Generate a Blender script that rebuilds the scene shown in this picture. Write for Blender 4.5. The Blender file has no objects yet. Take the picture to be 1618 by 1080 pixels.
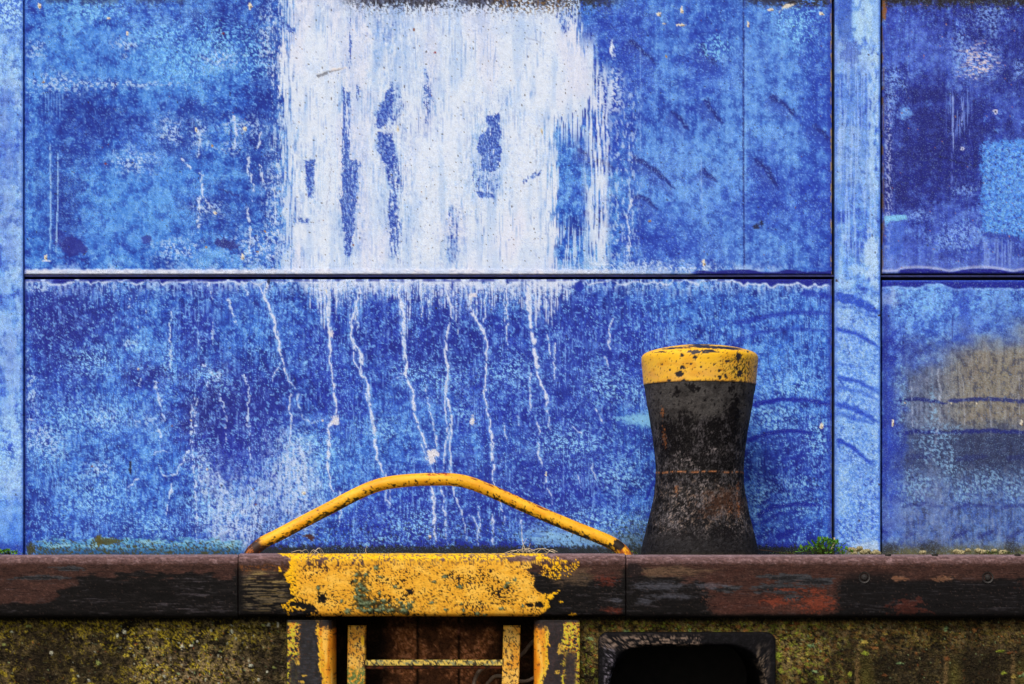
import bpy, math, random
import numpy as np
from mathutils import Vector
R = math.radians
scene = bpy.context.scene
COL = scene.collection

# ------------------------------------------------------------------ camera
D = 7.0            # camera to face of the edge beam (m)
S0 = 0.002         # metres per photo pixel at the beam face
HZ = 866.0         # photo row of the horizon
ZC = 0.02          # eye height above the quay top
cam = bpy.data.cameras.new('camera')
cam_o = bpy.data.objects.new('camera', cam)
COL.objects.link(cam_o)
cam_o.location = (0, -D, ZC)
cam_o.rotation_euler = (R(90), 0, 0)
cam.sensor_width = 36.0
cam.lens = 36.0 * D / (1618 * S0)
cam.shift_y = (HZ - 540.0) / 1618.0
cam.clip_end = 2000
scene.camera = cam_o

# ------------------------------------------------------------------ light
SUN_EL, SUN_AZ = R(46), R(200)       # azimuth clockwise from +Y : behind the camera, a little left
w = bpy.data.worlds.new('World')
scene.world = w
w.use_nodes = True
nt = w.node_tree
bg = nt.nodes['Background']
sky = nt.nodes.new('ShaderNodeTexSky')
sky.sky_type = 'NISHITA'
sky.sun_disc = False
sky.sun_elevation = SUN_EL
sky.sun_rotation = SUN_AZ
sky.dust_density = 5.0
sky.ozone_density = 0.5
nt.links.new(sky.outputs[0], bg.inputs[0])
bg.inputs[1].default_value = 0.10
sun = bpy.data.lights.new('sun', 'SUN')
sun.energy = 1.5
sun.angle = R(28)
sun.color = (1.0, 0.965, 0.92)
sun_o = bpy.data.objects.new('sun', sun)
COL.objects.link(sun_o)
sd = Vector((math.sin(SUN_AZ) * math.cos(SUN_EL), math.cos(SUN_AZ) * math.cos(SUN_EL), math.sin(SUN_EL)))
sun_o.rotation_euler = sd.to_track_quat('Z', 'Y').to_euler()
scene.view_settings.view_transform = 'Standard'
scene.view_settings.look = 'None'
scene.view_settings.exposure = 0.27
scene.view_settings.gamma = 1.0

# ------------------------------------------------------------------ maths helpers
def sc(Y): return S0 * (D + Y) / D
def PX(px, Y): return (px - 809.0) * sc(Y)
def PZ(py, Y): return ZC + (HZ - py) * sc(Y)
rng = np.random.RandomState(7)
PERM = np.concatenate([rng.permutation(256)] * 3)
GA = np.arange(256) * (2 * np.pi / 256)
GX, GY = np.cos(GA), np.sin(GA)

def perlin(x, y, seed):
    x = x + seed * 17.31; y = y + seed * 9.77
    xf = np.floor(x); yf = np.floor(y)
    xi = xf.astype(np.int64) & 255; yi = yf.astype(np.int64) & 255
    dx = x - xf; dy = y - yf
    u = dx * dx * dx * (dx * (dx * 6 - 15) + 10); v = dy * dy * dy * (dy * (dy * 6 - 15) + 10)
    sh = int(seed * 37) & 255
    a = PERM[xi] + sh; b = PERM[(xi + 1) & 255] + sh
    def g(h, ex, ey):
        h = PERM[h & 255]
        return GX[h] * ex + GY[h] * ey
    yi1 = (yi + 1) & 255
    n00 = g(a + yi, dx, dy); n10 = g(b + yi, dx - 1, dy)
    n01 = g(a + yi1, dx, dy - 1); n11 = g(b + yi1, dx - 1, dy - 1)
    return (n00 * (1 - u) + n10 * u) * (1 - v) + (n01 * (1 - u) + n11 * u) * v

def fbm(x, y, sx, sy, seed, octv=4, gain=0.55):
    t = 0; a = 1.0; n = 0; k = 1.0
    for i in range(octv):
        t = t + a * perlin(x / sx * k, y / sy * k, seed + i * 3.3)
        n += a * a; a *= gain; k *= 2.03
    return 0.5 + t / math.sqrt(n) * 0.85      # about 0..1, mean 0.5

def ss(e0, e1, v):
    t = np.clip((v - e0) / (e1 - e0), 0, 1)
    return t * t * (3 - 2 * t)

class Canvas:
    """paint colours on points given in photo pixels"""
    def __init__(s, x, y, base):
        s.x = x; s.y = y
        s.c = np.empty((len(x), 3)); s.c[:] = base
        s.h = np.zeros(len(x))
        s.a = np.full(len(x), 0.5)
        s.k = .34
    def N(s, sx, sy, seed, o=4, gain=0.55): return fbm(s.x, s.y, sx, sy, seed, o, gain)
    def mix(s, m, col, h=0.0):
        m = np.clip(m, 0, 1)
        s.c += (np.array(col, float) - s.c) * m[:, None]
        if h: s.h += m * h
    def mixi(s, idx, m, col, h=0.0):
        m = np.clip(m, 0, 1)
        s.c[idx] += (np.array(col, float) - s.c[idx]) * m[:, None]
        if h: s.h[idx] += m * h
    def box(s, x0, x1, y0, y1, e=6, ey=None):
        ey = e if ey is None else ey
        return ss(x0 - e, x0 + e, s.x) * ss(-x1 - e, -x1 + e, -s.x) * ss(y0 - ey, y0 + ey, s.y) * ss(-y1 - ey, -y1 + ey, -s.y)
    def blob(s, cx, cy, rx, ry, seed=1, rag=0.6, nsx=14, nsy=14, thr=0.5, soft=0.12, ang=0, o=4):
        """ragged patch; returns (indices, mask)"""
        m = 1.8
        i = np.where((abs(s.x - cx) < max(rx, ry if ang else 0) * m + 4) & (abs(s.y - cy) < max(ry, rx if ang else 0) * m + 4))[0]
        if not len(i): return i, np.zeros(0)
        dx = s.x[i] - cx; dy = s.y[i] - cy
        if ang:
            ca, sa = math.cos(R(ang)), math.sin(R(ang))
            dx, dy = dx * ca + dy * sa, -dx * sa + dy * ca
        d = np.sqrt((dx / rx) ** 2 + (dy / ry) ** 2)
        n = fbm(s.x[i], s.y[i], nsx, nsy, seed, o, 0.65)
        v = 1 - 0.5 * d + rag * (n - 0.5)
        return i, ss(thr - soft, thr + soft, v)
    def dab(s, cx, cy, rx, ry, col, op=1.0, h=0.0, **k):
        i, m = s.blob(cx, cy, rx, ry, **k)
        if len(i): s.mixi(i, m * op, col, h)
    def line(s, pts, wd, col, op=1.0, warp=5.0, ws=11, seed=1, brk=0.25, h=0.0, taper=True, soft=0.9):
        p = np.array(pts, float)
        lo = p.min(0) - 14 - 2 * np.max(wd); hi = p.max(0) + 14 + 2 * np.max(wd)
        i = np.where((s.x > lo[0]) & (s.x < hi[0]) & (s.y > lo[1]) & (s.y < hi[1]))[0]
        if not len(i): return
        x = s.x[i]; y = s.y[i]
        wx = x + warp * 2 * (fbm(x, y, ws, ws * 1.6, seed, 3) - 0.5)
        wy = y + warp * (fbm(x, y, ws, ws, seed + 5, 2) - 0.5)
        best = np.full(len(i), 1e9); tt = np.zeros(len(i))
        L = np.hypot(*(p[1:] - p[:-1]).T); T = L.sum(); acc = 0
        for k in range(len(p) - 1):
            a = p[k]; d = p[k + 1] - a
            t = np.clip(((wx - a[0]) * d[0] + (wy - a[1]) * d[1]) / max((d ** 2).sum(), 1e-6), 0, 1)
            q = np.hypot(wx - a[0] - t * d[0], wy - a[1] - t * d[1])
            mk = q < best
            best[mk] = q[mk]; tt[mk] = ((acc + t * L[k]) / T)[mk]
            acc += L[k]
        w0, w1 = (wd if isinstance(wd, (tuple, list)) else (wd, wd))
        ww = (w0 + (w1 - w0) * tt) * (0.55 + 1.0 * fbm(x, y, 9, 9, seed + 2, 3))
        if taper: ww = ww * ss(0, 0.04, tt) * (1 - 0.6 * ss(0.8, 1.0, tt))
        m = ss(-soft, soft, ww - best)
        if brk: m = m * (1 - ss(0.42, 0.34, 1 - fbm(x, y, 6, 9, seed + 9, 3)) * 0) * ss(brk - 0.12, brk + 0.12, fbm(x, y, 7, 10, seed + 9, 3))
        s.mixi(i, m * op, col, h)
    def poly(s, pts, col=None, op=1.0, warp=3.0, ws=8, seed=1, soft=1.0, h=0.0, holes=0.0):
        p = np.array(pts, float)
        lo = p.min(0) - 8 - warp; hi = p.max(0) + 8 + warp
        i = np.where((s.x > lo[0]) & (s.x < hi[0]) & (s.y > lo[1]) & (s.y < hi[1]))[0]
        if not len(i): return i, np.zeros(0)
        x = s.x[i] + warp * 2 * (fbm(s.x[i], s.y[i], ws, ws, seed, 4, .7) - .5)
        y = s.y[i] + warp * 2 * (fbm(s.x[i], s.y[i], ws, ws, seed + 4, 4, .7) - .5)
        ins = np.zeros(len(i), bool); dist = np.full(len(i), 1e9)
        n = len(p)
        for k in range(n):
            a = p[k]; b = p[(k + 1) % n]; d = b - a
            t = np.clip(((x - a[0]) * d[0] + (y - a[1]) * d[1]) / max((d ** 2).sum(), 1e-6), 0, 1)
            dist = np.minimum(dist, np.hypot(x - a[0] - t * d[0], y - a[1] - t * d[1]))
            c = ((a[1] > y) != (b[1] > y))
            den = d[1] if abs(d[1]) > 1e-6 else 1e-6
            ins ^= c & (x < d[0] * (y - a[1]) / den + a[0])
        m = ss(-soft, soft, np.where(ins, dist, -dist))
        if holes: m = m * ss(holes - .05, holes + .05, fbm(s.x[i], s.y[i], 5, 5, seed + 8, 3, .7))
        if col is not None: s.mixi(i, m * op, col, h)
        return i, m
    def lin(s):
        c = np.clip(s.c / 255.0, 0, 1)
        c = c + (c * c * (3 - 2 * c) - c) * s.k          # HDR-like tone contrast put into the paint colours
        g_ = c.mean(1)[:, None]; c = np.clip(g_ + (c - g_) * 1.03, 0, 1)
        c = np.where(c <= 0.04045, c / 12.92, ((c + 0.055) / 1.055) ** 2.4)
        return c

# ------------------------------------------------------------------ object helpers
def tag(o, label=None, cat=None, group=None, kind=None):
    if label: o['label'] = label
    if cat: o['category'] = cat
    if group: o['group'] = group
    if kind: o['kind'] = kind
    return o
def empty(name, loc, label, cat, group=None):
    o = bpy.data.objects.new(name, None); COL.objects.link(o)
    o.location = loc; o.empty_display_size = 0.1
    return tag(o, label, cat, group)
def link(name, me, mat, parent=None):
    o = bpy.data.objects.new(name, me); COL.objects.link(o)
    if mat: me.materials.append(mat)
    if parent:
        o.parent = parent
        me.transform(__import__('mathutils').Matrix.Translation(-Vector(parent.location)))
    return o
def mesh_np(name, V, F, col=None, alpha=None, smooth=False):
    me = bpy.data.meshes.new(name)
    V = np.asarray(V, np.float32); F = np.asarray(F, np.int32)
    me.vertices.add(len(V)); me.vertices.foreach_set('co', V.ravel())
    k = F.shape[1]
    me.loops.add(F.size); me.loops.foreach_set('vertex_index', F.ravel())
    me.polygons.add(len(F))
    me.polygons.foreach_set('loop_start', np.arange(len(F), dtype=np.int32) * k)
    me.polygons.foreach_set('use_smooth', np.full(len(F), smooth, bool))
    me.update(calc_edges=True)
    if col is not None:
        at = me.color_attributes.new('paint', 'FLOAT_COLOR', 'POINT')
        a = np.ones((len(V), 4), np.float32); a[:, :3] = col
        a[:, 3] = 0.5 if alpha is None else alpha
        at.data.foreach_set('color', a.ravel())
    return me
def axis(a, b, f0, f1, step=1.6, coarse=5.0):
    """grid lines from a to b, fine between f0 and f1"""
    f0 = max(a, f0); f1 = min(b, f1)
    out = []
    if f1 <= f0: return np.linspace(a, b, max(2, int((b - a) / coarse) + 1))
    if f0 > a: out.append(np.linspace(a, f0, max(2, int((f0 - a) / coarse) + 1))[:-1])
    out.append(np.linspace(f0, f1, max(2, int((f1 - f0) / step) + 1)))
    if b > f1: out.append(np.linspace(f1, b, max(2, int((b - f1) / coarse) + 1))[1:])
    return np.concatenate(out)
def gridfaces(nu, nv):
    i = np.arange(nu * nv).reshape(nv, nu)
    return np.stack([i[:-1, :-1], i[1:, :-1], i[1:, 1:], i[:-1, 1:]], -1).reshape(-1, 4)

def slab(name, x0, x1, y0, y1, Y, depth, paint, mat, parent, wob=0.0015, keep=None, step=1.6, seed=1, finey=(-4, 1084)):
    """a sheet facing the camera, dense where the photo shows it, with returned edges"""
    xs = axis(x0, x1, -4, 1622, step); ys = axis(y0, y1, finey[0], finey[1], step)
    gx, gy = np.meshgrid(xs, ys)
    x = gx.ravel(); y = gy.ravel()
    cv = paint(x, y)
    Yd = Y + wob * 2 * (fbm(x, y, 160, 160, seed, 2) - .5) - cv.h
    bd = (x == xs[0]) | (x == xs[-1]) | (y == ys[0]) | (y == ys[-1])
    Yd = Yd + np.where(bd, 0.002, 0)
    V = np.stack([(x - 809) * sc(Y), Yd, ZC + (HZ - y) * sc(Y)], 1)
    F = gridfaces(len(xs), len(ys))
    if keep is not None:
        fx = x[F].mean(1); fy = y[F].mean(1)
        F = F[keep(fx, fy)]
    # returned edges
    nu, nv = len(xs), len(ys)
    idx = np.arange(nu * nv).reshape(nv, nu)
    ring = np.concatenate([idx[0, :], idx[1:, -1], idx[-1, -2::-1], idx[-2:0:-1, 0]])
    rv = V[ring].copy(); rv[:, 1] = Y + depth
    j = len(V) + np.arange(len(ring))
    rn = np.roll(ring, -1); jn = np.roll(j, -1)
    F2 = np.stack([ring, rn, jn, j], 1)
    c = cv.lin()
    me = mesh_np(name, np.concatenate([V, rv]), np.concatenate([F, F2]),
                 np.concatenate([c, c[ring]]), np.concatenate([cv.a, cv.a[ring]]))
    return link(name, me, mat, parent)

# ------------------------------------------------------------------ materials
def mat_paint(name, rough=0.7, grit=0.35, gs=260, spk=None, spk_amt=0.0, spk_scale=180, bump=0.4, bd=0.002,
              dark=0.0, dark_scale=120, metal=0.0, spec=0.3, stretch=(1, 1, 1), mid=0.2, spk_lo=.56, spk_hi=.70):
    m = bpy.data.materials.new(name); m.use_nodes = True
    n = m.node_tree.nodes; l = m.node_tree.links
    b = n['Principled BSDF']
    at = n.new('ShaderNodeAttribute'); at.attribute_name = 'paint'
    tc = n.new('ShaderNodeTexCoord'); mp = n.new('ShaderNodeMapping'); mp.inputs['Scale'].default_value = stretch
    l.new(tc.outputs['Object'], mp.inputs[0])
    def noise(scale, det=3, rough_=0.65):
        t = n.new('ShaderNodeTexNoise'); t.inputs['Scale'].default_value = scale
        t.inputs['Detail'].default_value = det; t.inputs['Roughness'].default_value = rough_
        l.new(mp.outputs[0], t.inputs['Vector']); return t
    def rmap(src, a0, a1, b0, b1):
        r = n.new('ShaderNodeMapRange'); r.inputs[1].default_value = a0; r.inputs[2].default_value = a1
        r.inputs[3].default_value = b0; r.inputs[4].default_value = b1; l.new(src, r.inputs[0]); return r
    def mul(a, b_):
        q = n.new('ShaderNodeMath'); q.operation = 'MULTIPLY'; l.new(a, q.inputs[0])
        if isinstance(b_, float): q.inputs[1].default_value = b_
        else: l.new(b_, q.inputs[1])
        return q
    n1 = noise(gs, 2, .7)
    r1 = rmap(n1.outputs[0], 0.3, 0.7, 1 - grit, 1 + grit)
    n2 = noise(gs * 0.22, 3, .6)
    r2 = rmap(n2.outputs[0], 0.3, 0.7, 1 - mid, 1 + mid)
    mm = mul(r1.outputs[0], r2.outputs[0])
    # flat pale paint is smoother than the worn blue: grain follows the wear value in the alpha
    wf = rmap(at.outputs['Alpha'], 0, .5, .3, 1)
    gm1 = n.new('ShaderNodeMath'); gm1.operation = 'SUBTRACT'; l.new(mm.outputs[0], gm1.inputs[0]); gm1.inputs[1].default_value = 1
    gm2 = mul(gm1.outputs[0], wf.outputs[0])
    mm = n.new('ShaderNodeMath'); mm.operation = 'ADD'; l.new(gm2.outputs[0], mm.inputs[0]); mm.inputs[1].default_value = 1
    sv = n.new('ShaderNodeVectorMath'); sv.operation = 'SCALE'
    l.new(at.outputs['Color'], sv.inputs[0]); l.new(mm.outputs[0], sv.inputs['Scale'])
    col = sv.outputs[0]
    if spk:
        n3 = noise(spk_scale, 2, .75)
        r3 = rmap(n3.outputs[0], spk_lo, spk_hi, 0, spk_amt)
        k3 = mul(r3.outputs[0], at.outputs['Alpha'])
        mx = n.new('ShaderNodeMix'); mx.data_type = 'RGBA'
        l.new(k3.outputs[0], mx.inputs[0]); l.new(col, mx.inputs[6]); mx.inputs[7].default_value = (*spk, 1)
        col = mx.outputs[2]
    if dark:
        n4 = noise(dark_scale, 3, .8)
        r4 = rmap(n4.outputs[0], 0.36, 0.28, 0, dark)
        mx = n.new('ShaderNodeMix'); mx.data_type = 'RGBA'
        l.new(r4.outputs[0], mx.inputs[0]); l.new(col, mx.inputs[6]); mx.inputs[7].default_value = (0.012, 0.010, 0.009, 1)
        col = mx.outputs[2]
    l.new(col, b.inputs['Base Color'])
    b.inputs['Roughness'].default_value = rough
    b.inputs['Metallic'].default_value = metal
    b.inputs['Specular IOR Level'].default_value = spec
    bp = n.new('ShaderNodeBump'); bp.inputs['Strength'].default_value = bump; bp.inputs['Distance'].default_value = bd
    ad = n.new('ShaderNodeMath'); ad.operation = 'ADD'; l.new(n1.outputs[0], ad.inputs[0]); l.new(n2.outputs[0], ad.inputs[1])
    l.new(ad.outputs[0], bp.inputs['Height']); l.new(bp.outputs[0], b.inputs['Normal'])
    return m
def mat_noise(name, c1, c2, scale=20, rough=0.8, bump=0.3, bd=0.004, det=6, c3=None, metal=0.0):
    m = bpy.data.materials.new(name); m.use_nodes = True
    n = m.node_tree.nodes; l = m.node_tree.links; b = n['Principled BSDF']
    tc = n.new('ShaderNodeTexCoord'); t = n.new('ShaderNodeTexNoise')
    t.inputs['Scale'].default_value = scale; t.inputs['Detail'].default_value = det; t.inputs['Roughness'].default_value = .7
    l.new(tc.outputs['Object'], t.inputs['Vector'])
    cr = n.new('ShaderNodeValToRGB'); cr.color_ramp.elements[0].position = .35; cr.color_ramp.elements[1].position = .65
    cr.color_ramp.elements[0].color = (*c1, 1); cr.color_ramp.elements[1].color = (*c2, 1)
    if c3:
        e = cr.color_ramp.elements.new(.75); e.color = (*c3, 1)
    l.new(t.outputs[0], cr.inputs[0]); l.new(cr.outputs[0], b.inputs['Base Color'])
    b.inputs['Roughness'].default_value = rough; b.inputs['Metallic'].default_value = metal
    bp = n.new('ShaderNodeBump'); bp.inputs['Strength'].default_value = bump; bp.inputs['Distance'].default_value = bd
    l.new(t.outputs[0], bp.inputs['Height']); l.new(bp.outputs[0], b.inputs['Normal'])
    return m
M_WALL = mat_paint('weathered_blue_paint', rough=.72, grit=.34, gs=260, spk=(.34, .56, .90), spk_amt=.95, spk_scale=250, bump=.7, bd=.0018, mid=.12, spk_lo=.56, spk_hi=.74)
M_BEAM = mat_paint('worn_steel_beam', rough=.7, grit=.4, gs=300, bump=.5, bd=.002, mid=.2, spec=.10, stretch=(.5, 1, 1))
M_YEL = mat_paint('chipped_yellow_paint', rough=.5, grit=.16, gs=280, bump=.4, bd=.0012, mid=.08)
M_BOL = mat_paint('bollard_black', spec=.08, rough=.7, grit=.45, gs=260, spk=(.14, .13, .14), spk_amt=.35, spk_scale=200, bump=.7, bd=.003, mid=.35)
M_CONC = mat_paint('lichened_concrete', rough=.92, spec=.1, grit=.55, gs=240, spk=(.22, .18, .06), spk_amt=.45, spk_scale=170, bump=1, bd=.006, dark=.45, dark_scale=140, mid=.35)
M_DARK = mat_noise('dark_navy_steel', (.004, .006, .04), (.02, .03, .20), 60, .7)
M_BLACK = mat_noise('near_black', (.004, .004, .004), (.012, .011, .010), 30, .9)  # plain black for hidden backs; recess darkness is put into this colour
M_RUSTD = mat_noise('dark_rust', (.012, .008, .006), (.07, .03, .015), 18, .85)

# ================================================================== WALL PAINT
DEEP = (12, 44, 136); BLUE = (34, 86, 182); LITE = (90, 150, 222); CYAN = (140, 200, 246)
WHT = (212, 223, 246); PALE = (190, 208, 242)
def base_blue(cv, dk=DEEP, md=BLUE, lt=LITE, bias=0.0, seed=1, stre=0.5):
    cv.c[:] = md
    big = cv.N(170, 150, seed, 4); med = cv.N(46, 40, seed + 1, 4, .65); fine = cv.N(11, 12, seed + 2, 3, .7)
    st = cv.N(5, 130, seed + 3, 3)
    mo = cv.N(17, 19, seed + 4, 5, .78); gr = cv.N(4, 4.5, seed + 5, 3, .8)
    v = .36 * (big - .5) * 2 + .40 * (med - .5) * 2 + .50 * (mo - .5) + .20 * (fine - .5) + stre * .4 * (st - .5) + bias
    cv.mix(ss(0.03, .46, v) * .85, lt)
    cv.mix(ss(-.02, -.40, v) * .95, dk)
    lv = ss(.5, .8, cv.N(120, 90, seed + 6, 4)); cv.mix(lv * .22, (80, 98, 196))
    k = cv.N(15, 17, seed + 7, 5, .85); k2 = cv.N(5, 5, seed + 8, 3, .8)
    cv.mix(ss(.60, .72, .62 * k + .38 * k2 + .10 * (v - .1)) * .75, (132, 182, 240), .0002)
    cv.v = v; cv.fine = fine; cv.med = med; cv.st = st; cv.mo = mo; cv.gr = gr
    return v
def grime(cv, a=.5):
    """worn paint: fine bleached and dark mottling over the broad tones"""
    cv.mix(ss(.50, .78, .78 * cv.mo + .22 * cv.gr) * a * .8, (128, 172, 230))
    cv.mix(ss(.50, .24, .8 * cv.mo + .2 * cv.gr) * a * .9, (14, 38, 130))
def specks(cv, msk, seed, col=CYAN, thr=.60, sz=7, op=.8):
    n = cv.N(sz, sz, seed, 3, .75)
    cv.mix(msk * ss(thr, thr + .10, n + .12 * (msk - 1)) * op, col, .0002)
def pits(cv, seed, dens=.79, col=(40, 30, 50), sz=5, op=.9, mask=1):
    n = cv.N(sz, sz, seed, 2, .5)
    dens += .14
    cv.mix(ss(dens, dens + .04, n) * op * mask, col, -.0004)
def chips(cv, pts):
    for k, (x, y, a, b) in enumerate(pts):
        cv.dab(x, y, a * .8, b * .8, (214, 208, 190), 1, seed=k + 60, nsx=4, nsy=4, soft=.05, rag=.5)
        cv.dab(x + a * .4, y + b * .3, a * .35, b * .3, (120, 96, 50), .8, seed=k + 61, nsx=3, nsy=3)
def Z(pts, ox, oy, k): return [(ox + a / k, oy + b / k) for a, b in pts]
def light(cv, x, y, rx, ry, op=.6, seed=1, col=LITE, **k):
    cv.dab(x, y, rx * 1.15, ry * 1.15, col, op * .85, seed=seed, soft=.4, rag=1.1, nsx=16, nsy=16, o=5, **k)
def shade(cv, x, y, rx, ry, op=.7, seed=1, col=DEEP, soft=.28, **k):
    cv.dab(x, y, rx * 1.1, ry * 1.1, col, op * 1.05, seed=seed, soft=soft + .12, rag=1.0, nsx=20, nsy=20, o=5, **k)

def paint_upper(x, y):
    cv = Canvas(x, y, BLUE)
    base_blue(cv, (16, 54, 148), (46, 100, 192), (98, 154, 224), .03, 2, .45)
    # tones of the left half
    for a in [(110, 60, 60, 60), (215, 110, 90, 45), (262, 150, 40, 60), (330, 100, 60, 30), (240, 270, 70, 25), (175, 330, 60, 50), (350, 275, 50, 25), (60, 300, 20, 120), (250, 360, 110, 40)]:
        light(cv, *a, op=.55, seed=a[0] % 17, col=(88, 148, 226))
    for a in [(355, 35, 50, 30), (130, 170, 45, 25), (150, 190, 60, 25), (290, 225, 30, 25), (300, 180, 30, 20), (420, 120, 22, 110), (410, 260, 25, 60), (120, 235, 40, 20), (100, 300, 30, 40), (95, 345, 22, 30), (345, 330, 40, 30)]:
        shade(cv, *a, op=.6, seed=a[0] % 19)
    # right half: streaked periwinkle
    right = cv.box(985, 1400, -20, 440, 25)
    st = cv.N(9, 150, 31, 4); cv.mix(right * .45, (82, 122, 206)); cv.mix(right * ss(.5, .8, st) * .35, (120, 158, 226)); cv.mix(right * ss(.5, .25, st) * .4, (50, 78, 168))
    for a in [(1160, 260, 70, 60), (1250, 230, 40, 60), (1050, 240, 60, 25), (1180, 130, 50, 60), (1250, 60, 45, 40), (1150, 350, 60, 40), (1265, 350, 30, 40), (1020, 110, 40, 40), (1090, 300, 60, 30)]:
        light(cv, *a, op=.5, seed=a[0] % 13, col=(112, 160, 232))
    for a in [(960, 50, 40, 45), (1110, 90, 25, 60), (990, 120, 35, 60), (1290, 190, 20, 60), (1285, 60, 18, 60), (1040, 380, 50, 30), (1220, 330, 70, 25), (960, 215, 30, 60), (1290, 350, 16, 60), (1210, 285, 20, 40), (1270, 290, 40, 20)]:
        shade(cv, *a, op=.62, seed=a[0] % 11, col=(34, 64, 168))
    grime(cv, .4)
    # diagonal scrubbed smudges
    for p in [[(30, 565), (100, 600), (170, 640)], [(240, 595), (320, 640), (400, 715)], [(250, 740), (300, 760), (335, 795)], [(385, 420), (420, 450), (452, 492)],
              [(225, 150), (280, 195), (325, 240)], [(515, 370), (535, 415), (580, 465)], [(760, 360), (820, 400), (860, 440)], [(705, 600), (745, 640), (790, 715)],
              [(920, 470), (960, 500), (1000, 555)], [(500, 160), (520, 210), (560, 250)], [(500, 640), (560, 690)], [(60, 800), (150, 860)]]:
        q = Z(p, 900, 0, 2.4)
        cv.line(q, (4, 2.5), (24, 42, 122), .95, warp=3, ws=12, seed=int(q[0][0]), brk=.1, soft=2.6)
        q2 = [(a - 7, b + 7) for a, b in q]
        cv.line(q2, (11, 5), (44, 66, 156), .5, warp=3, ws=12, seed=int(q[0][0]), brk=.1, soft=7)
    # thin upright scratch and old fold
    cv.line([(1175, -5), (1174.5, 200), (1176, 430)], 1.0, (26, 38, 104), .85, warp=.4, seed=3, brk=.05, taper=False)
    cv.line([(1178.5, 40), (1178, 430)], 1.2, (140, 176, 240), .4, warp=.4, seed=5, brk=.35)
    cv.line([(1012, 70), (1012, 250)], 1.0, (150, 180, 240), .45, warp=.5, seed=6)
    cv.line([(1108, 250), (1109, 330)], .9, (160, 190, 244), .6, warp=.5, seed=6)
    cv.line([(994, 225), (994, 260)], .9, (160, 190, 244), .6, warp=.5, seed=7)
    # bright flaked blue-cyan scales
    m = np.zeros(len(x))
    for a in [(300, 95, 75, 40), (140, 15, 60, 22), (345, 70, 60, 40), (255, 60, 50, 30), (400, 85, 35, 40), (1255, 40, 40, 40), (1130, 75, 30, 20)]:
        i, mm = cv.blob(*a, seed=8, soft=.4); m[i] = np.maximum(m[i], mm)
    specks(cv, m, 21, (138, 200, 250), .55, 5, .85)
    m = np.zeros(len(x))
    for a in [(95, 130, 50, 16), (55, 78, 18, 14), (170, 133, 110, 7), (385, 200, 36, 16), (370, 232, 24, 10), (200, 70, 22, 10), (350, 95, 30, 14), (270, 205, 25, 20), (313, 215, 14, 22), (330, 330, 22, 14),
              (415, 395, 45, 35), (400, 380, 40, 12), (280, 395, 36, 20), (210, 255, 36, 18), (200, 75, 8, 16), (420, 60, 14, 60), (432, 330, 16, 90), (1000, 420, 110, 10), (1080, 425, 80, 6)]:
        i, mm = cv.blob(*a, seed=9, soft=.45); m[i] = np.maximum(m[i], mm)
    specks(cv, m, 22, (188, 208, 242), .50, 6, .8)
    g = cv.N(4, 4, 77, 2, .8); cv.mix(ss(.72, .80, g) * .5, (140, 182, 240))
    # dark smear blots near the foot
    cv.dab(113, 392, 22, 17, (36, 40, 128), .75, seed=4, soft=.1, nsx=18, nsy=18, ang=25)
    cv.dab(92, 372, 10, 10, (36, 40, 128), .5, seed=5)
    cv.dab(358, 386, 17, 8, (36, 40, 120), .8, seed=4, soft=.1, ang=20); cv.dab(232, 379, 10, 6, (40, 50, 140), .7, seed=6)
    cv.line([(345, 298), (378, 309)], (2, 1.4), (30, 40, 120), .7, seed=4)
    # ---- the big white patch
    e = 446 + 9 * (cv.N(14, 50, 40, 3) - .5) * 2 + 22 * (cv.N(4, 22, 41, 4, .75) - .5) + 3 * np.exp(-((y - 40) / 25) ** 2) - 10 * ss(60, 90, y) * ss(160, 120, y)
    er = np.where(y < 180, 905 + 26 * ss(-10, 60, 180 - y) * 0 + 18 * ss(200, 20, y) * 0 + 14, 881)
    er = 917 - 37 * ss(168, 190, y) + 12 * ss(90, 150, y) * ss(185, 165, y) + 10 * (cv.N(4, 40, 42, 3) - .5) + 8 * (cv.N(16, 40, 43, 3) - .5)
    W = ss(-5, 5, x - e) * ss(-3, 3, er - x)
    comb = cv.N(3.2, 60, 44, 3)
    W = W * (1 - .75 * ss(34, 4, np.abs(x - e)) * ss(.50, .66, comb)) * (1 - .6 * ss(30, 0, np.abs(x - er)) * ss(.5, .66, comb)); W = W * (1 - .30 * ss(.60, .8, comb) * ss(.45, .65, cv.N(40, 90, 154, 3)))
    W = np.maximum(W, cv.box(424, 452, -20, 440, 10) * ss(.54, .70, .6 * comb + .4 * cv.N(6, 7, 153, 3, .8)) * .7)
    reg = cv.box(925, 962, 95, 425, 9, 22); W = np.maximum(W, reg * ss(.40, .60, comb + .22 * ss(200, 400, y) - .02) * .95)
    reg = cv.box(880, 942, 60, 225, 9, 34); W = np.maximum(W, reg * ss(.38, .56, comb + .20 * ss(225, 120, y) - .002 * (x - 905)) * .95)
    reg = cv.box(935, 985, 110, 180, 14, 18); W = np.maximum(W, reg * ss(.50, .62, cv.N(7, 9, 147, 4, .8)) * .85)
    reg = cv.box(882, 935, 350, 432, 6, 30); W = np.maximum(W, reg * ss(.50, .66, comb) * .7)
    reg = cv.box(935, 1010, 130, 425, 16, 30); W = np.maximum(W, reg * ss(.60, .72, cv.N(5, 16, 47, 3, .7)) * .55)
    cv.reg = W
    # bare blue places inside it
    B = np.zeros(len(x))
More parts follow.
